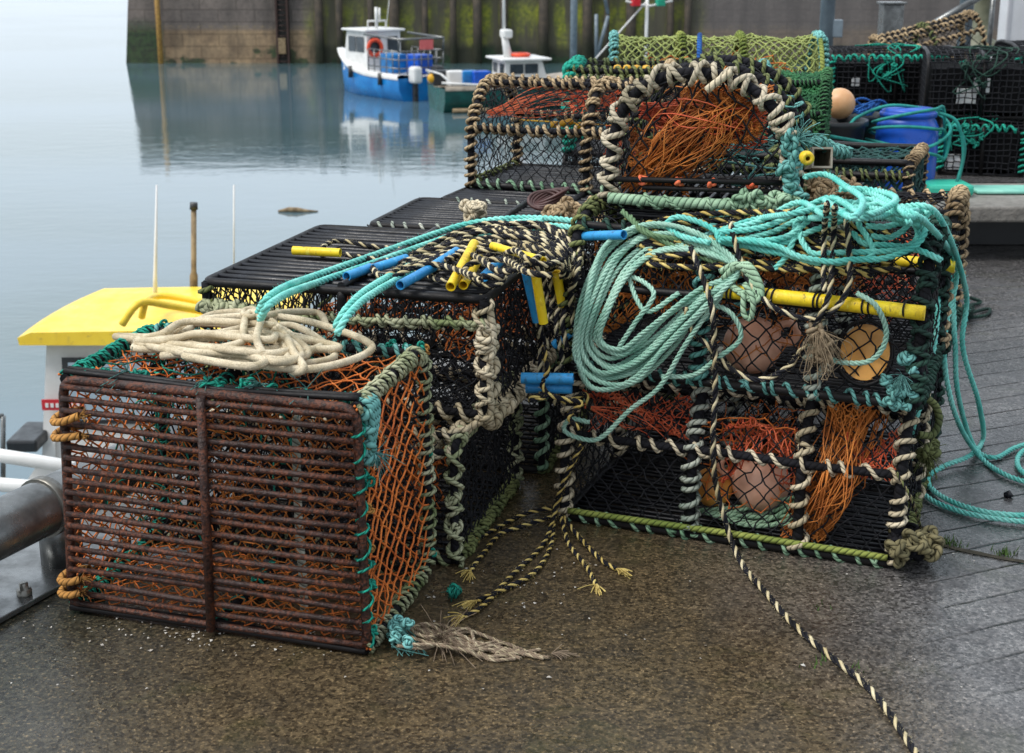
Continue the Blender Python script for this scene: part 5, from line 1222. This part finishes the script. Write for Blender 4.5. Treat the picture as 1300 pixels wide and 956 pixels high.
# posts on the upper quay (right)
def post(name, label, px, d, r, top, mt, base=UQ, cat='post'):
    x = dp(px, 60, d)[0]; mb = MB(); mb.tube([(x, d, base), (x, d, top)], r, 14); o = mb.build(name, mt, None, label=label, cat=cat); return x
x = post('lamp_post', 'grey-blue round post behind the end of the long yellow-green pot', 1048, 15, .075, 4.5, GREYPOLE)
mb = MB(); q = dp(1063, 38, 14.9); mb.box((q[0] - .06, 14.95, q[2] - .08), (q[0] + .07, 15.05, q[2] + .1), bevel=.01); mb.build('post_box', GREYPOLE, None, label='small grey box fixed beside the grey-blue post', cat='box')
post('lamp_post', 'thin grey post at the top right before the white wall', 1223, 19, .09, 4.5, GREYPOLE)
q = dp(1128, 55, 13.5); mb = MB(); mb.box((q[0] - .09, 13.4, UQ), (q[0] + .1, 13.6, q[2] + .36), bevel=.01); mb.box((q[0] - .11, 13.38, q[2] + .36), (q[0] + .12, 13.62, q[2] + .38), bevel=.004)
mb.build('box_post', GALV, None, label='square galvanised box post above the black mesh pots', cat='post')
q = dp(1245, 45, 20); mb = MB(); mb.lathe([(.28, -.0), (.26, .05), (.15, .12), (.12, .5), (.13, .8), (.18, .85), (.18, 1.0), (0, 1.02)], c=(q[0], 20, UQ), n=20); mb.build('mooring_bollard', m_simple('bollard_iron', srgb(112, 112, 92), srgb(74, 80, 60), 5, .6), None, label='greenish iron bollard by the white wall', cat='bollard')
sh = thing('white_wall', 'white panelled wall at the top right corner', 'wall', Matrix.Translation((dp(1274, 60, 16)[0], 16, UQ)))
mb = MB(); mb.box((0, 0, 0), (3, .25, 3), bevel=.01); mb.build('wall_panel', m_simple('shed_paint', srgb(206, 208, 212), srgb(184, 186, 190), 2, .5), sh)
mb = MB()
for i in range(12): mb.box((.02 + i * .25, -.012, .02), (.05 + i * .25, -.001, 2.9))
mb.build('cladding_strip', m_simple('shed_trim', srgb(176, 178, 184), srgb(160, 162, 168), 2, .5), sh)
mb = MB(); mb.box((-.05, -.06, 3.003), (3.05, .31, 3.08)); mb.build('capping', GREYDECK, sh)
fw = thing('pipe_railing', 'galvanised pipe rail and rope beside the white wall', 'railing', Matrix.Identity(4))
a_, b_ = dp(1150, 50, 17), dp(1262, -14, 17)
MB().tube([a_, b_], .04, 8).build('rail', GALV, fw); MB().tube([a_ + [0, 0, 0], [a_[0], 17, UQ]], .03, 8).build('leg', GALV, fw); MB().tube([b_, [b_[0], 17, UQ]], .03, 8).build('leg', GALV, fw)

# ------------------------------------------------------------------ boats
def hull(mb, L, Bm, H, bowrise, m=0, bow=.55, keel=-.35, rake=.5, tumble=.9):
    S = []
    for i in range(15):
        t = i / 14; x = L * t; w = Bm / 2 * (1 if t < bow else max(.02, 1 - ((t - bow) / (1 - bow)) ** 2.1)); h = H + bowrise * max(0, (t - .35) / .65) ** 1.6
        k = keel * (1 if t < .75 else 1 - (t - .75) / .25 * .9)
        xo = rake * max(0, (t - .7) / .3) ** 1.5
        S.append([(x + xo, -w, h), (x + xo * .6, -w * .98, h * .5), (x + xo * .25, -w * .82, .02), (x, -w * .45, k * .7), (x, 0, k), (x, w * .45, k * .7), (x + xo * .25, w * .82, .02), (x + xo * .6, w * .98, h * .5), (x + xo, w, h)])
    S = np.array(S); mb.grid(S, m); mb.poly(S[0][::-1], m); return S
def wpane(mb, c, u, v, n, m=0):
    c, u, v = map(lambda q: np.asarray(q, float), (c, u, v)); nn = np.asarray(n, float) * .012
    mb.poly([c - u - v + nn, c + u - v + nn, c + u + v + nn, c - u + v + nn], m)
def boat_matrix(stern, heading):
    return Matrix.Translation((stern[0], stern[1], WZ)) @ Matrix.Rotation(heading, 4, 'Z')
def cabin(root, x0, x1, w, z0, h, roof_mt, over=.12, slope=.25, name='wheelhouse', win=True, back=True):
    hw = w / 2; mb = MB()
    P = np.array([[(x0, -hw, z0), (x1, -hw, z0), (x1, hw, z0), (x0, hw, z0)], [(x0 + .03, -hw * .96, z0 + h), (x1 - slope, -hw * .96, z0 + h), (x1 - slope, hw * .96, z0 + h), (x0 + .03, hw * .96, z0 + h)]])
    mb.grid(P, 0, True, False); mb.poly(P[1], 0); wh = mb.build(name, WHITEPAINT, root)
    mb = MB(); mb.box((x0 - over, -hw - over, z0 + h + .003), (x1 - slope + over * 1.6, hw + over, z0 + h + .10), bevel=.035); mb.build('roof', roof_mt, wh)
    def win_(c, u, v, n):
        mb = MB(); wpane(mb, c, u, v, n); mb.build('window', DARKGLASS, wh)
    zc = z0 + h * .68; L = x1 - x0
    for s_ in (-1, 1):
        for k, f in ((0, .3), (1, .68)): win_((x0 + L * f * .88, s_ * (hw * .975 + .02), zc), (L * .15, 0, 0), (0, 0, h * .19), (0, s_, 0))
    for k in (-1, 0, 1): win_((x1 - slope * .68 + .03, k * hw * .62, zc), (0, hw * .26, 0), (-slope * .19, 0, h * .19), (1, 0, .2))
    for k in (-1, 1): win_((x0 + .01, k * hw * .5, zc), (0, hw * .3, 0), (.0, 0, h * .19), (-1, 0, 0))
    return wh
def lifebuoy(parent, c, axis, r=.33):
    a = np.linspace(0, 2 * PI, 25)[:-1]; u = np.array([0, 0, 1.0]); v = np.cross(axis, u)
    mb = MB(); mb.tube([np.array(c) + r * (np.cos(t) * u + np.sin(t) * v) for t in a], .085, 8, 0, True); mb.build('lifebuoy', REDORANGE, parent)

# blue catamaran
bl = thing('work_boat', 'blue-hulled white work boat with orange lifebuoy and aft railings', 'boat', boat_matrix((-3.45, 55.2), R(126)) @ Matrix.Scale(.92, 4))
mb = MB(); hull(mb, 6.6, 2.4, .95, .75, 0, .5, -.3, .35); mb.build('hull', BLUEHULL, bl)
mb = MB()
S = [];
for i in range(15):
    t = i / 14; w = 1.2 * (1 if t < .5 else max(.02, 1 - ((t - .5) / .5) ** 2.1)); h = .95 + .75 * max(0, (t - .35) / .65) ** 1.6; xo = .35 * max(0, (t - .7) / .3) ** 1.5
    fl_ = .34 * max(0, t - .45)
    S.append([(6.6 * t + xo, -w - .03, h - .06), (6.6 * t + xo + fl_ * .3, -w - .07 - fl_ * .4, h + .12), (6.6 * t + xo - .05, -w + .1, h + .16), (6.6 * t + xo - .05, 0, h + .03 + (h - .95) * .2), (6.6 * t + xo - .05, w - .1, h + .16), (6.6 * t + xo + fl_ * .3, w + .07 + fl_ * .4, h + .12), (6.6 * t + xo, w + .03, h - .06)])
mb.grid(np.array(S)); mb.build('deck', WHITEPAINT, bl)
cabin(bl, 3.1, 5.2, 1.75, 1.0, 1.72, WHITEPAINT, .14, .35)
lifebuoy(bl, (2.95, .55, 2.05), (1, 0, 0))
mb = MB()
for y in (-1.1, 1.1):
    for z in (1.35, 1.7, 2.05): mb.tube([(.1, y, z), (2.6, y, z)], .028, 6)
    for x in (.1, .6, 1.1, 1.6, 2.1, 2.6): mb.tube([(x, y, .95), (x, y, 2.05)], .028, 6)
    mb.tube([(.1, y, 2.05), (.05, y, 2.55), (2.9, y, 2.65)], .05, 6)
for z in (1.35, 1.7, 2.05): mb.tube([(.1, -1.1, z), (.1, 1.1, z)], .028, 6)
for y in (-.7, -.35, 0, .35, .7): mb.tube([(.1, y, .95), (.1, y, 2.05)], .026, 6)
mb.tube([(.05, -1.1, 2.55), (.05, 1.1, 2.55)], .05, 6); mb.build('railing', GALV, bl)
for x, y, mt in ((1.9, .3, BINBLUE), (.9, -.4, BARRELBLUE)):
    mb = MB(); mb.box((x - .5, y - .38, 1.05), (x + .5, y + .38, 1.85), bevel=.05); mb.build('fish_bin', mt, bl)
for y in (-.55, .55):
    mb = MB(); mb.box((-.55, y - .22, .75), (-.02, y + .22, 1.45), bevel=.12); om = mb.build('outboard_motor', DARKTRIM if y < 0 else WHITEPAINT, bl)
    mb = MB(); mb.box((-.38, y - .09, -.4), (-.16, y + .09, .74), bevel=.03); mb.build('motor_leg', DARKTRIM, om)
mb = MB(); mb.tube([(3.6, -.4, 2.84), (3.6, -.4, 3.15), (3.6, .5, 3.15), (3.6, .5, 2.84)], .04, 6); mb.tube([(3.2, .3, 2.84), (3.2, .3, 3.75)], .07, 8); mb.tube([(3.4, -.3, 2.8), (3.3, -.5, 4.5)], .018, 5); mb.tube([(3.6, -.1, 3.1), (3.6, -.1, 3.7)], .05, 6)
mb.build('mast', WHITEPAINT, bl)
mb = MB(); mb.box((.0, -.55, 2.1), (.06, .1, 2.5)); mb.build('safety_sign', m_simple('pink_sign', srgb(220, 110, 110), srgb(200, 90, 90), 3, .5), bl)
mb = MB(); mb.tube([(3.9, 1.26, 1.25), (3.9, 1.27, .75)], .1, 8); mb.tube([(1.4, 1.26, 1.1), (1.4, 1.27, .6)], .1, 8); mb.build('fender', DARKTRIM, bl)
# green boat
gb = thing('fishing_boat', 'green-hulled fishing boat with white wheelhouse and tall white mast', 'boat', boat_matrix((-2.75, 51.6), R(18)) @ Matrix.Scale(.86, 4))
mb = MB(); hull(mb, 8.6, 2.8, 1.0, .6, 0, .6, -.4, .4); mb.build('hull', GREENHULL, gb)
mb = MB(); S = []
for i in range(15):
    t = i / 14; w = 1.4 * (1 if t < .6 else max(.02, 1 - ((t - .6) / .4) ** 2.1)); h = 1.0 + .6 * max(0, (t - .35) / .65) ** 1.6; xo = .4 * max(0, (t - .7) / .3) ** 1.5
    S.append([(8.6 * t + xo, -w - .05, h - .08), (8.6 * t + xo, -w - .06, h + .1), (8.6 * t + xo - .03, -w + .12, h + .1), (8.6 * t + xo - .03, 0, h - .05), (8.6 * t + xo - .03, w - .12, h + .1), (8.6 * t + xo, w + .06, h + .1), (8.6 * t + xo, w + .05, h - .08)])
mb.grid(np.array(S)); mb.build('deck', m_simple('scrubbed_deck', srgb(176, 164, 148), srgb(130, 120, 108), 4, .6), gb)
wh = cabin(gb, 2.75, 4.7, 1.9, 1.0, 1.05, WHITEPAINT, .22, .3)
mb = MB(); mb.tube([(3.2, 0, 2.1), (3.0, 0, 3.1)], [.2, .12], 10); mb.tube([(3.0, 0, 3.1), (3.0, 0, 6.4)], [.075, .05], 8); mb.box((2.9, -.35, 2.95), (3.3, .35, 3.3), bevel=.08)
mb.tube([(3.0, -.75, 4.75), (3.0, .75, 4.75)], .06, 6); mb.tube([(3.0, -.7, 4.75), (3.0, -.7, 5.0)], .07, 6); mb.tube([(3.0, .7, 4.75), (3.0, .7, 5.0)], .07, 6)
mb.tube([(3.0, -.25, 4.75), (3.0, -.22, 6.4)], .045, 6); mb.tube([(3.0, .28, 4.75), (3.0, .22, 6.2)], .1, 8); mb.tube([(3.0, .55, 4.75), (2.9, .55, 5.6)], .03, 6)
mb.build('mast', WHITEPAINT, gb)
mb = MB(); a = np.linspace(0, 2 * PI, 25)[:-1]; mb.tube([(3.7 + .36 * math.cos(t), -.1 + .36 * math.sin(t), 2.24) for t in a], .08, 8, 0, True); mb.build('lifebuoy', REDORANGE, gb)
for x, y, mt in ((1.5, .1, BINBLUE), (1.9, -.2, BARRELBLUE), (.9, .2, WHITEPAINT), (.35, .6, TUBBLACK)):
    mb = MB(); mb.box((x - .38, y - .3, 1.0), (x + .38, y + .3, 1.62), bevel=.05); mb.build('fish_bin', mt, gb)
buoy_ = MB().lathe([(.2 * math.sin(t), -.2 * math.cos(t)) for t in np.linspace(.01, PI - .01, 12)], c=(-.05, .5, 1.3), n=16).build('fender', FLOATYEL, gb)
mb = MB(); mb.tube([(-.1, -1.3, 1.25), (1.3, -1.42, 1.15), (2.2, -1.44, 1.15)], .05, 6); mb.tube([(-.1, 1.2, 1.6), (-.1, -1.2, 1.6)], .04, 6); mb.tube([(-.1, 1.2, 1.6), (.5, 1.3, 1.05)], .05, 6); mb.tube([(-.1, -1.2, 1.6), (.5, -1.3, 1.05)], .05, 6); mb.build('rail', WHITEPAINT, gb)
mb = MB(); mb.tube([(.3, -1.5, .12), (2.6, -1.52, .1)], .09, 8); mb.build('rubbing_strake', WOODPOLE, gb)
# third boat: only its mast shows over the pots
tb = thing('moored_boat', 'boat behind the pots of which only a mast with red and green lights shows', 'boat', boat_matrix((2.6, 50.4), R(12)))
mb = MB(); hull(mb, 6.0, 2.2, .9, .5, 0, .6, -.4, .3); mb.build('hull', GREENHULL, tb)
mb = MB(); mb.box((.1, -.95, .8), (3.9, .95, .9)); mb.build('deck', GREYDECK, tb)
mb = MB(); mb.tube([(2.2, 0, .9), (2.2, 0, 4.2)], .06, 8); mb.tube([(2.2, -.5, 3.75), (2.2, .5, 3.75)], .035, 6); mb.box((2.1, -.11, 4.2), (2.3, .11, 4.45), bevel=.03)
for s_ in (-1, 1): pass
mb.tube([(2.2, 0, 3.7), (1.4, -.1, 3.9)], .035, 6); mb.tube([(2.2, 0, 3.7), (3.1, -.1, 3.9)], .035, 6); mb.tube([(2.2, 0, 3.9), (-.6, 0, .9)], .03, 6)
mst = mb.build('mast', WHITEPAINT, tb)
mb = MB(); mb.box((1.6, -.25, 3.72), (1.9, .05, 3.98), bevel=.03); mb.build('navigation_light', REDLIGHT, mst)
mb = MB(); mb.box((2.5, -.25, 3.72), (2.8, .05, 3.98), bevel=.03); mb.build('navigation_light', GREENLIGHT, mst)
# yellow-roofed boat under the quay (left)
yb = thing('fishing_boat', 'small fishing boat with a yellow roof and white wheelhouse moored below the quay', 'boat', Matrix.Translation((0, 0, 0)))
mb = MB(); M = Matrix.Translation((-2.6, 15.5, WZ)) @ Matrix.Rotation(R(-90), 4, 'Z'); bm2 = MB(); hull(bm2, 8.6, 3.0, 1.0, .4, 0, .75, -.4, .2)
o = bm2.build('hull', WHITEPAINT, yb); o.matrix_local = M
mb = MB(); mb.box((-3.95, 8.0, WZ + .86), (-1.25, 15.3, WZ + .95)); mb.build('deck', GREYDECK, yb)
# wheelhouse
X0, X1, Y0, Y1, Zr, Zd = -3.80, -1.9, 10.9, 12.2, -1.45, -3.0
mb = MB(); P = np.array([[(X0 - .12, Y0 - .05, Zd), (X1 + .1, Y0 - .05, Zd), (X1 + .1, Y1, Zd), (X0 - .12, Y1, Zd)], [(X0 + .06, Y0, Zr), (X1, Y0, Zr), (X1, Y1, Zr), (X0 + .06, Y1, Zr)]])
mb.grid(P, 0, True, False); wh = mb.build('wheelhouse', WHITEPAINT, yb)
mb = MB(); q = []
for i in range(7):
    v = i / 6; z = Zr + .065 + .02 * math.sin(v * PI * .6); y = Y0 - .12 + (Y1 - Y0 + .15) * v; xo = .18 * v * v
    q.append([(X0 - .12 + xo, y, z - .07), (X0 - .13 + xo, y, z - .01), (X0 - .02 + xo, y, z + .035), ((X0 + X1) / 2, y, z + .05), (X1 + .02, y, z + .035), (X1 + .13, y, z - .01), (X1 + .12, y, z - .07)])
mb.grid(np.array(q)); mb.poly([q[0][k] for k in range(6, -1, -1)]); mb.poly(q[-1]); mb.poly([q[0][0], q[0][6], q[-1][6], q[-1][0]])
mb.build('roof', YELPAINT, wh)
mb = MB(); zc = -1.95
mb.poly([(X0 + .19, Y0 - .066, Zr - .12), (X1 - .2, Y0 - .066, Zr - .12), (X1 - .2, Y0 - .074, Zr - .68), (X0 + .17, Y0 - .074, Zr - .68)][::-1]); mb.build('window_seal', DARKTRIM, wh)
mb = MB(); mb.poly([(X0 + .24, Y0 - .076, Zr - .16), (X1 - .24, Y0 - .076, Zr - .16), (X1 - .24, Y0 - .084, Zr - .64), (X0 + .22, Y0 - .084, Zr - .64)][::-1]); mb.build('window', m_simple('pale_window', srgb(168, 184, 196), srgb(150, 168, 180), 3, .1), wh)
mb = MB(); mb.poly([(X0 - .02, Y0 + .3, Zr - .2), (X0 - .02, Y1 - .25, Zr - .2), (X0 - .09, Y1 - .25, Zr - .7), (X0 - .09, Y0 + .3, Zr - .7)]); mb.build('window', DARKGLASS, wh)
mb = MB(); q = dp(52, 511, Y0 - .1); mb.box((q[0], Y0 - .088, q[2] - .07), (q[0] + .34, Y0 - .078, q[2] + .02)); lb = mb.build('red_label', REDLABEL, wh)
mb = MB()
for i in range(7): mb.box((q[0] + .03 + .042 * i, Y0 - .094, q[2] - .045), (q[0] + .055 + .042 * i, Y0 - .089, q[2] - .01))
mb.build('lettering', WHITEPAINT, lb)
mb = MB(); mb.box((X0 + .42, Y0 - .5, Zd), (X0 + .9, Y0 - .1, Zd + .32), bevel=.02); mb.build('locker', m_simple('locker_grey', srgb(112, 104, 96), srgb(84, 80, 74), 4, .5), yb)
mb = MB(); P = [(X0 - .55, Y0 - .1, Zd - .15), (X0 + .02, Y0 - .1, Zd - .15), (X0 + .08, Y0 - .07, Zd + .75)]; mb.poly(P); mb.poly([np.array(p) + [0, .06, 0] for p in P][::-1])
for i in range(3): mb.poly([np.array(P[i]), np.array(P[i]) + [0, .06, 0], np.array(P[(i + 1) % 3]) + [0, .06, 0], np.array(P[(i + 1) % 3])])
mb.build('side_wing', WHITEPAINT, yb)
mb = MB()
a1 = [dp(155, 412, 10.6), dp(170, 390, 10.6), dp(185, 383, 10.7), dp(215, 388, 10.8), dp(262, 396, 11.0)]; mb.tube(spline(a1, .05), .03, 8)
a2 = [dp(185, 383, 10.7), dp(195, 377, 11.2), dp(215, 376, 11.3), dp(260, 384, 11.3)]; mb.tube(spline(a2, .05), .028, 8); mb.tube([dp(180, 402, 10.8), dp(184, 384, 10.7)], .03, 8)
mb.build('roof_rail', YELPAINT, yb)
mb = MB(); mb.tube([dp(246, 400, 12.3), dp(246, 350, 12.3), dp(246, 345, 12.3), dp(246, 262, 12.3)], [.036, .036, .024, .024], 10); mb.tube([dp(246, 266, 12.3), dp(246, 257, 12.3)], [.036, .033], 10, 1); mb.build('mast', [WOODPOLE, DARKTRIM], yb)
mb = MB(); mb.tube([dp(197, 384, 12.0), dp(197, 350, 12.0), dp(199, 235, 12.0)], [.025, .018, .008], 6); mb.tube([dp(297, 384, 12.6), dp(297, 235, 12.6)], .008, 6); mb.build('antenna', WHITEPAINT, yb)
mb = MB(); mb.tube([dp(-40, 572, 9.0), dp(85, 592, 9.2), dp(300, 620, 9.6)], .05, 8); mb.tube([dp(-40, 612, 8.6), dp(85, 622, 8.8), dp(300, 640, 9.2)], .05, 8); mb.build('rail', WHITEPAINT, yb)
mb = MB(); mb.tube([dp(4, 528, 9.6), dp(4, 620, 9.6)], .018, 6); mb.tube([dp(-8, 528, 9.6), dp(4, 528, 9.6)], .018, 6); mb.build('stanchion', GALV, yb)
mb = MB(); mb.box(dp(8, 575, 10.6) , dp(30, 560, 10.6) + [.1, .5, 0], bevel=.02); mb.build('deck_box', TUBBLACK, yb)

# steel pipe rail with base plate at the quay edge (left)
pr = thing('steel_pipe_rail', 'thick galvanised pipe rail with bolted base plate at the quay edge', 'railing', Matrix.Identity(4))
pa, pb = np.array([-1.27, 3.20, .185]), np.array([-.52, 4.80, .185]); u = (pb - pa) / np.linalg.norm(pb - pa)
pa2 = pa - u * .9
MB().tube([pa2, pb], .072, 24).build('pipe', GALV, pr)
MB().tube([pa + u * .16, pa + u * .19], .079, 24).build('weld_collar', STEELDULL, pr)
c = pa + u * .22
MB().tube([c + [0, 0, -.02], [c[0], c[1], .016]], .055, 18).build('pipe_leg', GALV, pr)
mb = MB(); Mz = Matrix.Translation((c[0] - .08, c[1] - .05, 0)) @ Matrix.Rotation(math.atan2(u[1], u[0]), 4, 'Z'); mb.box((-.3, -.15, .004), (.3, .15, .018), bevel=.003, M=Mz); pl_ = mb.build('base_plate', GALV, pr)
for dx, dy in ((-.12, -.11), (.25, -.11), (-.25, .11), (.25, .11)):
    mb = MB(); q = Mz @ Vector((dx, dy, 0)); mb.lathe([(0, .05), (.012, .05), (.012, .034), (.02, .034), (.02, .019)], c=(q[0], q[1], 0), n=6); mb.build('bolt', STEELDULL, pl_)

# ------------------------------------------------------------------ light
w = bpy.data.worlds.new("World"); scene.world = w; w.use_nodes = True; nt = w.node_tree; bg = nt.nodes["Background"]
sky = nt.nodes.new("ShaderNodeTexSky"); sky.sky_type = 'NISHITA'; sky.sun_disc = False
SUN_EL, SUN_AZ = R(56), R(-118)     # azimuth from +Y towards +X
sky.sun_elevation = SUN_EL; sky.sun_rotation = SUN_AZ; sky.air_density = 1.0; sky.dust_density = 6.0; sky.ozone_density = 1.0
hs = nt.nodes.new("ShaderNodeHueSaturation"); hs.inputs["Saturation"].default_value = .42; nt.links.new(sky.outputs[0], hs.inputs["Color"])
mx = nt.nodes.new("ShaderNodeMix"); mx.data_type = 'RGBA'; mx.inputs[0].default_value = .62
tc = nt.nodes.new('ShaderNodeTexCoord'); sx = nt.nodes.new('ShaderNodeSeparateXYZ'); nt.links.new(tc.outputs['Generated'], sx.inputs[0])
mr = nt.nodes.new('ShaderNodeMapRange'); mr.interpolation_type = 'SMOOTHSTEP'; mr.inputs[1].default_value = -.75; mr.inputs[2].default_value = .6; mr.inputs[3].default_value = .72; mr.inputs[4].default_value = 1.12; nt.links.new(sx.outputs[1], mr.inputs[0])   # added grade: sky dimmed behind the viewer to darken front faces
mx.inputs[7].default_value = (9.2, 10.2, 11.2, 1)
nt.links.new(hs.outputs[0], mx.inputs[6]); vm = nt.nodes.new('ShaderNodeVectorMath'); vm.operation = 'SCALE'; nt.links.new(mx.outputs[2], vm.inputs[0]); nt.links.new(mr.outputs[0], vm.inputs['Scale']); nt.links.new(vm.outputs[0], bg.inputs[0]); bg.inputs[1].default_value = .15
sl = bpy.data.lights.new("sun", 'SUN'); sl.energy = 2.3; sl.angle = R(25); sl.color = (1, .97, .92)
so = bpy.data.objects.new("sun", sl); COL.objects.link(so)
dv = Vector((math.sin(SUN_AZ) * math.cos(SUN_EL), math.cos(SUN_AZ) * math.cos(SUN_EL), math.sin(SUN_EL)))
so.rotation_euler = (-dv).to_track_quat('-Z', 'Y').to_euler()
scene.view_settings.view_transform = 'Standard'; scene.view_settings.look = 'None'; scene.view_settings.exposure = 0
scene.render.engine = 'CYCLES'; scene.cycles.max_bounces = 6; scene.cycles.use_denoising = True
